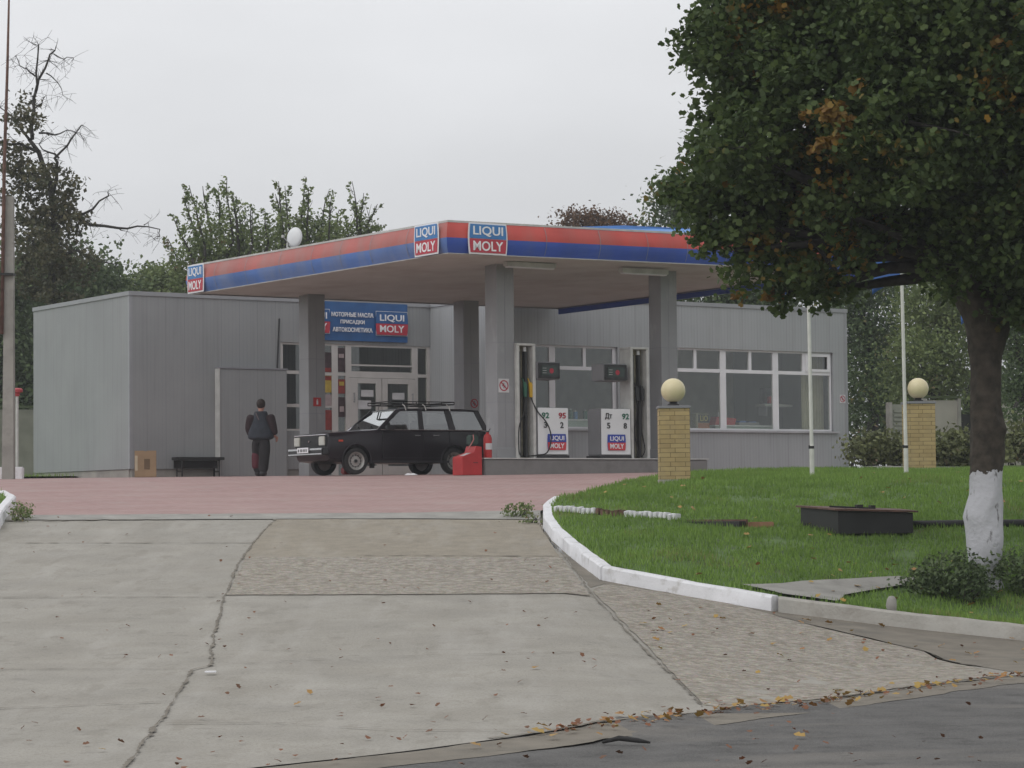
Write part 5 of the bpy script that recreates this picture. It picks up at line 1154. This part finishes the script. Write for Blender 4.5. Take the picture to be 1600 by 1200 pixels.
MB().tube([(-.09, -.10, 1.43), (-.04, -.143, 1.33), (.06, -.145, 1.12), (.17, -.10, .98)], .010, 6).build('bag_strap', mat('strap', (.13, .09, .09)), pe)

# ------------------------------------------------------------------ brick lamp pillars
def pillar(label, x, y, w_, h_, tilt=0):
    z = hl(x, y)-.05; t = empty('lamp_pillar', label, 'lamp pillar', (x, y, z), tilt, 'brick pillars with globe lamps')
    MB().box(-w_/2, w_/2, -w_/2, w_/2, .10, h_).build('brick_shaft', M['brick'], t, bevel=.004)
    MB().box(-w_/2-.01, w_/2-.02, -w_/2-.01, w_/2, -.1, .098).build('footing', M['kerbg'], t)
    MB().add([(-w_/2-.02, -w_/2-.02, h_+.002), (w_/2+.02, -w_/2-.02, h_+.002), (w_/2+.02, w_/2+.02, h_+.002), (-w_/2-.02, w_/2+.02, h_+.002)]+[(-w_/2-.02, -w_/2-.02, h_+.045), (w_/2+.02, -w_/2-.02, h_+.045), (w_/2+.02, w_/2+.02, h_+.045), (-w_/2-.02, w_/2+.02, h_+.045)], [(0,3,2,1),(4,5,6,7),(0,1,5,4),(1,2,6,5),(2,3,7,6),(3,0,4,7)]).build('cap', M['cabside'] if 0 else M['trim'], t)
    MB().lathe([(.11, 0), (.10, .03), (.06, .05), (.09, .12)], 16, (0, 0, h_+.045)).build('lamp_base', M['dark'], t, smooth=2)
    r = .213; pr_ = [(r*math.cos(a), r*math.sin(a)) for a in np.linspace(-1.15, math.pi/2-.001, 18)]
    MB().lathe(pr_, 32, (0, 0, h_+.12+.195)).build('lamp_globe', mat('globe_glass', (.66, .58, .36), .35, var=.05, extra=None), t, smooth=True); return t
pillar('yellow brick pillar with a cream globe lamp, nearest the pump island', 2.80, 44.9, .53, 1.33)
pillar('yellow brick pillar with a cream globe lamp beside the flagpole, farther right', 8.22, 52.3, .54, 1.40, .12)

# flagpoles
M['flag'] = mat('flag_cloth', (.05, .13, .38), .8, var=.2)
def flagpole(label, x, y, h_, fl=True):
    z = hl(x, y); t = empty('flagpole', label, 'flagpole', (x, y, z), 0, 'white flagpoles on the lawn')
    MB().tube([(0, 0, -.2), (0, 0, .55), (0, 0, .56), (-.01, 0, h_*.5), (-.03, 0, h_)], [.042, .042, .034, .032, .028], 12).build('pole', mat('white_pole', (.62, .62, .58), .5, var=.12, scale=4), t, smooth=2)
    MB().lathe([(.045, 0), (.045, .05)], 12, (0, 0, .5)).box(-.055, -.03, -.02, .02, .5, .56).build('clamp', M['dark'], t)
    MB().lathe([(.001, 0), (.04, .03), (.04, .05), (.001, .08)], 12, (-.03, 0, h_)).build('finial', M['postgrey'], t, smooth=True)
    if fl:
        mb = MB(); nx, nz_ = 14, 8
        for j in range(nz_+1):
            for i in range(nx+1):
                u = i/nx; v2 = j/nz_; mb.v.append((-.05-u*.5, .12*math.sin(u*7+v2*2)*u, h_-.45-v2*.9-.2*u*u))
        for j in range(nz_):
            for i in range(nx): a = j*(nx+1)+i; mb.f.append((a, a+1, a+nx+2, a+nx+1))
        f = mb.build('flag', M['flag'], t, smooth=True); sd = f.modifiers.new('s', 'SOLIDIFY'); sd.thickness = .004
    return t
flagpole('white flagpole in front of the shop window, left of the flagpoles', 5.32, 46.0, 4.72)
flagpole('white flagpole beside the far brick lamp pillar', 7.13, 46.9, 4.85)
flagpole('white flagpole almost hidden behind the whitewashed tree trunk', 8.86, 47.6, 4.3)

# hatch box on the lawn
hx = empty('metal_hatch_box', 'low black metal hatch box with a rusty lid standing on the lawn', 'hatch', (4.85, 35.5, hl(4.85, 35.5)-.03), math.radians(3))
MB().add([(-.50,-.55,0),(.52,-.55,0),(.52,.6,0),(-.80,.7,0),(-.50,-.55,.31),(.52,-.55,.27),(.52,.6,.30),(-.80,.7,.36)], [(0,3,2,1),(4,5,6,7),(0,1,5,4),(1,2,6,5),(2,3,7,6),(3,0,4,7)]).build('box_body', M['dark'], hx)
MB().add([(-.55,-.62,.315),(.58,-.62,.275),(.58,.66,.305),(-.86,.76,.365),(-.55,-.62,.34),(.58,-.62,.30),(.58,.66,.33),(-.86,.76,.39)], [(0,3,2,1),(4,5,6,7),(0,1,5,4),(1,2,6,5),(2,3,7,6),(3,0,4,7)]).build('lid', M['rusty'], hx)
MB().tube([(-.52,.0,.37),(.1,-.1,.335)], .014, 6).box(-.16,-.08,-.15,.05,.335,.39).box(.03,.09,-.15,.05,.325,.38).build('hinge_bar', M['dark'], hx)
MB().tube([(-.42,-.58,.35),(-.34,-.58,.355)], .012, 6).build('lid_handle', M['dark'], hx)

# edging row, drain and pipes on the lawn
e0 = Vector((.66, 38.5)); e1 = Vector((2.33, 36.95)); edge_proto = None
for i in range(26):
    t_ = i/25; p = e0.lerp(e1, t_); dirty = 9 <= i <= 14
    x, y = p.x, p.y; z = hl(x, y)
    if edge_proto is None:
        mb = MB().bbox(-.031, .031, -.06, .06, -.03, .06, .008); o = mb.build('edging_brick', M['kerbw']); edge_proto = o
    else:
        o = edge_proto.copy(); COL.objects.link(o)
        if dirty: o.data = edge_proto.data.copy(); o.data.materials[0] = M['rusty']
    o.location = (x, y, z+.025+random.uniform(-.01, .012)); o.rotation_euler = (random.uniform(-.15, .15), random.uniform(-.15, .15), -.69+random.uniform(-.2, .2))
    tag(o, 'rusty brown edging brick in the middle of the row across the lawn' if dirty else 'white painted edging brick in the row across the lawn', 'edging brick', 'edging bricks in the lawn')
ch = empty('drain_channel', 'narrow black drain channel set in the lawn between the edging bricks and the hatch', 'drain', (2.80, 36.45, hl(2.80, 36.45)+.02), math.atan2(-.8, .8))
MB().box(-.55, .55, -.07, .07, -.05, .03).build('channel', M['black'], ch); MB().box(-.56, .56, .072, .11, -.05, .055).build('edge_rail', M['rusty'], ch)
rp_ = empty('rusty_plate', 'rust coloured metal plate at the end of the black drain channel', 'metal plate', (3.42, 36.05, hl(3.42, 36.05)+.03), 0.0)
MB().bbox(-.15, .2, -.08, .08, -.03, .05, .01).build('plate', mat('rust_bright', (.28, .15, .09), .9, var=.3, scale=8), rp_)
pi = empty('black_pipe', 'long black pipe lying on the lawn from the hatch past the whitewashed tree', 'pipe', (5.6, 37.5, hl(5.6, 37.5)), 0)
pts = [(5.5, 35.75), (6.3, 35.75), (7.2, 35.7), (8.2, 35.7), (9.5, 35.6), (11, 35.5)]
MB().tube([(x-5.6, y-37.5, hl(x, y)-pi.location.z+.05) for x, y in pts], .055, 10).build('pipe_run', M['dark'], pi, smooth=True)
st_ = MB(); st_.lathe([(.001, -.06), (.05, -.04), (.065, .03), (.055, .10), (.03, .135), (.001, .14)], 12); st_.v = [(x*(1+.15*noise.noise(Vector((x*20, y*20, z*20)))), y*.8, z) for x, y, z in st_.v]
so = st_.build('stone', M['wconc'], smooth=True, loc=(4.33, 29.75, hd(4.33, 29.75)+KH+.02)); tag(so, 'small upright grey stone sitting on the kerb by the tree', 'stone')

# ------------------------------------------------------------------ left side furniture
up_ = empty('utility_pole', 'grey concrete utility pole with a thin rusty mast at the left frame edge', 'utility pole', (-10.72, 55, hd(-10.7, 55)-.1))
MB().add([(-.13,-.11,0),(.12,-.11,0),(.12,.11,0),(-.13,.11,0),(-.06,-.08,6.15),(.11,-.08,6.15),(.11,.08,6.15),(-.06,.08,6.15)], [(0,3,2,1),(4,5,6,7),(0,1,5,4),(1,2,6,5),(2,3,7,6),(3,0,4,7)]).build('concrete_post', M['wconc'], up_)
MB().tube([(-.12,-.15,3.2),(-.06,-.15,6.9),(-.0,-.12,8.9),(0.035,-.1,10.6)], [.04,.038,.03,.02], 8).build('mast', M['rusty'], up_, smooth=True)
MB().box(-.16,.13,-.19,.13,4.45,4.5).build('clamp', M['dark'], up_)
rm = empty('vent_post', 'thin grey post with a red cap beside the utility pole', 'post', (-11.50, 60, hd(-11.5, 60)-.05))
MB().tube([(0,0,0),(0,0,2.0)], .035, 10).build('post', M['postgrey'], rm); MB().lathe([(.035,0),(.06,.02),(.07,.08),(.13,.10),(.14,.16),(.10,.19),(.001,.2)], 14, (0,0,1.97)).build('cap', mat('cap_red', (.42,.05,.06), .5), rm, smooth=2)
wk = empty('concrete_block', 'white painted concrete block at the left edge of the paving', 'concrete block', (-11.1, 56, hd(-11, 56)), .05)
MB().bbox(-1.3, .5, -.12, .12, -.05, .27, .02).build('block', M['kerbw'], wk)
def fence(name, label, x0, y0, x1, y1, h_, n_, m, ribs=0, cat='fence', group=None, z0=None):
    z = hd(x0, y0)-.1 if z0 is None else z0; L_ = math.hypot(x1-x0, y1-y0); t = empty(name, label, cat, (x0, y0, z), math.atan2(y1-y0, x1-x0), group)
    for i in range(n_):
        a, b = L_*i/n_, L_*(i+1)/n_
        p = MB().box(a+.05, b-.05, 0, .08, 0, h_)
        if ribs:
            for q in range(ribs): p.box(a+.12, b-.12, -.025, -.002, .15+q*(h_-.25)/ribs, .15+q*(h_-.25)/ribs+(h_-.25)/ribs*.6)
        p.build('fence_panel', m, t)
    for i in range(n_+1): MB().box(L_*i/n_-.05, L_*i/n_+.045, -.06, .12, 0, h_+.05).build('fence_post', M['wconc'], t)
    if not ribs: MB().box(0, L_, -.04, .12, h_+.052, h_+.12).build('coping', mat('mossy_cap', (.06, .08, .035), .9), t)
    return t
gfen = mat('greenish_concrete', (.20, .20, .165), .95, var=.15, scale=2)
fence('concrete_fence', 'grey green concrete slab fence between the utility pole and the annex', -26, 83, -8, 87, 2.55, 6, gfen)
lf = mat('pale_ribbed_concrete', (.25, .26, .22), .9, var=.12, scale=3)
fence('ribbed_fence', 'pale horizontally ribbed concrete fence left of the far brick pillar', 10.15, 69.5, 11.35, 70, 1.9, 1, lf, ribs=14)
fence('wall_panel', 'plain pale concrete wall slab right of the far brick pillar', 11.35, 71.2, 12.35, 71.5, 2.05, 1, mat('pale_wall', (.36, .34, .30), .9, var=.12, scale=1.5), cat='wall')
fence('wall_panel', 'pale concrete wall glimpsed right of the big tree trunk', 13.6, 73.2, 18.5, 74, 2.0, 2, MATS['pale_wall'], cat='wall')
fence('dark_fence', 'dark metal fence in shade between the wall slab and the big trunk', 12.4, 73, 13.5, 73.2, 1.7, 1, M['dark'], ribs=0)

# ------------------------------------------------------------------ shop interior
def inter(name, label, cat, a, b, z, parts, rz=0, group=None):
    t = station(name, label, cat, a, b, z, group)
    if rz: t.rotation_euler.z = ANG+rz
    for nm, mb, m in parts: mb.build(nm, m, t)
    return t
mint = mat('pale_mint_laminate', (.48, .56, .52), .5, var=.04)
inter('counter', 'pale mint sales counter behind the second shop window', 'counter', 7.9, .75, .02, [('counter_body', MB().box(-.95, 1.0, -.25, .3, 0, 1.32), mint), ('counter_top', MB().box(-.98, 1.03, -.28, .33, 1.322, 1.36), M['white'])])
inter('counter', 'pale mint counter end behind the brick pillar', 'counter', 5.6, .8, .02, [('counter_body', MB().box(-.45, .45, -.25, .3, 0, 1.36), mint), ('counter_top', MB().box(-.48, .48, -.28, .33, 1.362, 1.4), M['white'])])
inter('counter', 'pale mint counter behind the pumps', 'counter', 2.7, .8, .02, [('counter_body', MB().box(-.9, .9, -.25, .3, 0, 1.42), mint), ('counter_top', MB().box(-.93, .93, -.28, .33, 1.422, 1.46), M['white'])])
inter('counter', 'small white low cabinet in the third shop window', 'cabinet', 9.9, .8, .02, [('cabinet_body', MB().box(-.3, .3, -.2, .25, 0, 1.28), M['white']), ('door_gap', MB().box(-.004, .004, -.205, -.201, .1, 1.2), M['trim'])])
inter('display_tray', 'red display tray standing on the mint counter', 'tray', 7.4, .72, 1.38, [('tray', MB().prism([(-.36, 0), (.30, 0), (.36, .18), (-.30, .22)], -.1, .15), M['redpaint']), ('price_cards', MB().box(-.18, -.13, .0, .01, .24, .34).box(-.06, -.01, .0, .01, .24, .34).box(.07, .12, .0, .01, .24, .34), M['paper'])])
inter('display_tray', 'flat dark tray of small goods on the mint counter', 'tray', 8.2, .72, 1.38, [('tray', MB().bbox(-.35, .35, -.1, .15, 0, .08), M['cabside']), ('goods', MB().box(-.3, -.1, -.08, .1, .082, .12).box(0, .25, -.08, .1, .082, .11), M['bluefade'])])
lio = inter('letter_box', 'boxy yellow and black package standing behind the first wide window', 'package', 6.45, .5, 1.22, [('package', MB().bbox(-.2, .24, -.1, .12, 0, .45), mat('package_cream', (.30, .28, .20), .6)), ('orange_base', MB().box(-.14, .23, -.106, -.102, .02, .2), mat('package_orange', (.38, .13, .04), .6)), ('dark_field', MB().box(-.14, .23, -.106, -.102, .21, .42), M['black'])])
text('LIO', .2, mat('package_yellow', (.45, .40, .12)), lio, T(.045, -.112, .315) @ FRONT, bold=.004, sx=.85)
inter('shelf_unit', 'dark shelf unit with bottles along the shop back wall', 'shelves', 6.0, 4.2, .02, [('shelf_frame', MB().box(-1.4, 1.4, 0, .4, 0, .05).box(-1.4, -1.35, 0, .4, .05, 2.4).box(1.35, 1.4, 0, .4, .05, 2.4).box(-1.35, 1.35, .36, .4, .05, 2.4), M['black']), ('shelf_board', MB().box(-1.35, 1.35, 0, .36, .8, .83).box(-1.35, 1.35, 0, .36, 1.5, 1.53).box(-1.35, 1.35, 0, .36, 2.1, 2.13), M['trim'])])
inter('wall_shelf', 'grey angled shelf with a dark monitor in the third shop window', 'shelf', 9.6, 1.2, 1.92, [('board', MB().box(-.6, .5, -.15, .2, 0, .06), M['postgrey']), ('bracket', MB().box(-.5, -.46, -.1, .2, -.25, -.002), M['trim']), ('monitor', MB().bbox(-.5, .1, -.05, .15, .08, .5, .02), M['black']), ('red_box', MB().bbox(-.42, -.2, -.14, -.06, .08, .26, .005), M['redpaint'])], rz=.15)
cu = MB(); 
for i in range(41): 
    x = .8*i/40; cu.v += [(x, .03*math.sin(i*1.3), 0), (x, .03*math.sin(i*1.3)+.01*math.sin(i), 2.1)]
cu.f = [(2*i, 2*i+2, 2*i+3, 2*i+1) for i in range(40)]
ct = station('curtain', 'beige curtain hanging at the right end of the shop window', 'curtain', 9.95, .55, 1.2); cu.build('cloth', mat('curtain_beige', (.42, .40, .30), .9), ct); MB().tube([(-.05, 0, 2.12), (.85, 0, 2.12)], .012).build('rail', M['postgrey'], ct)
for i, (a, c) in enumerate(((1.9, 'nozzle_green'), (2.05, 'nozzle_green'), (2.5, 'nozzle_green'), (2.65, 'logo_blue'), (2.95, 'ink_green'))):
    inter('oil_bottle', ['short green oil bottle at the left end of the counter behind the pumps', 'second green oil bottle on the counter behind the pumps', 'middle green oil bottle on the counter behind the pumps', 'blue oil bottle on the counter behind the pumps', 'rightmost green oil bottle on the counter behind the pumps'][i], 'bottle', a, .75, 1.48,
          [('bottle', MB().bbox(-.05, .05, -.04, .04, 0, .20+.02*(i % 3), .012), MATS[c]), ('cap', MB().lathe([(.02, 0), (.02, .03)], 8, (0, 0, .205+.02*(i % 3))), M['logowhite'])], group='oil bottles on the counter')

# ------------------------------------------------------------------ fallen leaves, litter
def fallen(name, label, pts, size, m):
    C_ = np.array(pts); n = len(C_); sz = size*rng.uniform(.6, 1.25, n)
    nrm = rng.normal(size=(n, 3))*.35; nrm[:, 2] = 1; nrm /= np.linalg.norm(nrm, axis=1)[:, None]
    a = rng.normal(size=(n, 3)); a[:, 2] = 0; t = np.cross(nrm, a); t /= np.linalg.norm(t, axis=1)[:, None]; b = np.cross(nrm, t)
    pr = [(-.5, 0, .0), (-.3, .4, .12), (.0, .28, .05), (.2, .45, .1), (.55, 0, 0), (.2, -.45, .1), (0, -.28, .05), (-.3, -.4, .14)]
    V = np.empty((n, 8, 3))
    for i, (x, y, z) in enumerate(pr): V[:, i] = C_+(t*x+b*y+nrm*z)*sz[:, None]
    return tag(fastmesh(name, V.reshape(-1, 3), 8, m), label, None, None, 'stuff')
M['leafy'] = leafmat('fallen_yellow', (.42, .29, .08), (.32, .14, .05), None, 0, .1)
M['leafb'] = leafmat('fallen_brown', (.13, .065, .035), (.26, .10, .045), None, 0, .1)
pts = []
edge = [(-.6,16.9),(.24,18.15),(.9,19.2),(1.5,20.1),(2.57,21.2),(3.54,22.6),(4.7,24.1),(5.5,25.1)]
for _ in range(95):
    s_ = random.choices(range(7), weights=[2, 3, 4, 5, 6, 7, 3])[0]; a, b = edge[s_], edge[s_+1]; u = random.random(); d_ = random.gauss(-.02, .2)
    x, y = a[0]+(b[0]-a[0])*u+d_*.8, a[1]+(b[1]-a[1])*u-d_*.6; pts.append((x, y, hd(x, y)+.035))
for _ in range(45): x = random.uniform(1, 6.2); y = random.uniform(25, 29.5)+.5*random.random(); pts.append((x, y, hd(x, y)+.035))
for _ in range(70):
    x = random.uniform(3.5, 8); y = random.uniform(29.7, 33)
    if segd((x, y), KERB)[0] > .2: pts.append((x, y, hl(x, y)+.06))
for _ in range(60):
    x = random.uniform(.8, 9); y = random.uniform(31, 46)
    if inside((x, y), LAWN) and segd((x, y), KERB)[0] > .3: pts.append((x, y, hl(x, y)+.06))
for _ in range(10): y = random.uniform(15, 24); x = random.uniform(-.3, .19)*y; pts.append((x, y, hd(x, y)+.03))
fallen('fallen_leaves', 'yellow and orange fallen leaves along the road edge and on the grass', pts, .078, M['leafy'])
pts = []
for _ in range(260):
    y = 16+24*random.random()**1.3; x = random.uniform(-.2, .18)*y
    if y < 25 and x > (y-17.5)/1.45+.3: pass
    if x < min(1, .5) or y < 30: pts.append((x, y, hd(x, y)+.03))
for _ in range(160):
    s_ = random.randrange(1, 7); a, b = edge[s_], edge[s_+1]; u = random.random(); d_ = random.gauss(0, .16); x, y = a[0]+(b[0]-a[0])*u+d_*.8, a[1]+(b[1]-a[1])*u-d_*.6; pts.append((x, y, hd(x, y)+.033))
fallen('fallen_leaves', 'small brown fallen leaves and twigs scattered on the concrete driveway', pts, .046, M['leafb'])
MB().bbox(-.045, .045, -.03, .03, 0, .012, .003)
tag(MB().bbox(-.05, .05, -.035, .035, 0, .014, .004).build('paper_scrap', M['logowhite'], loc=(-2.66, 22.7, hd(-2.66, 22.7)+.03)), 'small white paper scrap lying by the long driveway joint', 'litter')
rs = MB(); rs.tube([(-.16, .05, .0), (-.05, .01, .03), (.08, -.02, .015), (.16, -.01, .0)], [.012, .02, .018, .008], 6)
tag(rs.build('rubber_strip', M['rubber'], smooth=True, loc=(.75, 17.6, hd(.75, 17.6)+.02)), 'curled black rubber strip lying on the asphalt edge', 'litter')

# ------------------------------------------------------------------ haze: one closed box of thin even air
hz = MB().box(-460, 460, -260, 860, -1.2, 60).build('haze', bpy.data.materials.new('haze_air')); tag(hz, None, None, None, 'stuff')
hm = hz.data.materials[0]; hm.use_nodes = True; n = hm.node_tree.nodes; n.remove(n['Principled BSDF'])
pv = n.new('ShaderNodeVolumePrincipled'); pv.inputs['Color'].default_value = (.9, .93, .97, 1); pv.inputs['Density'].default_value = .0007
hm.node_tree.links.new(pv.outputs[0], n['Material Output'].inputs['Volume'])
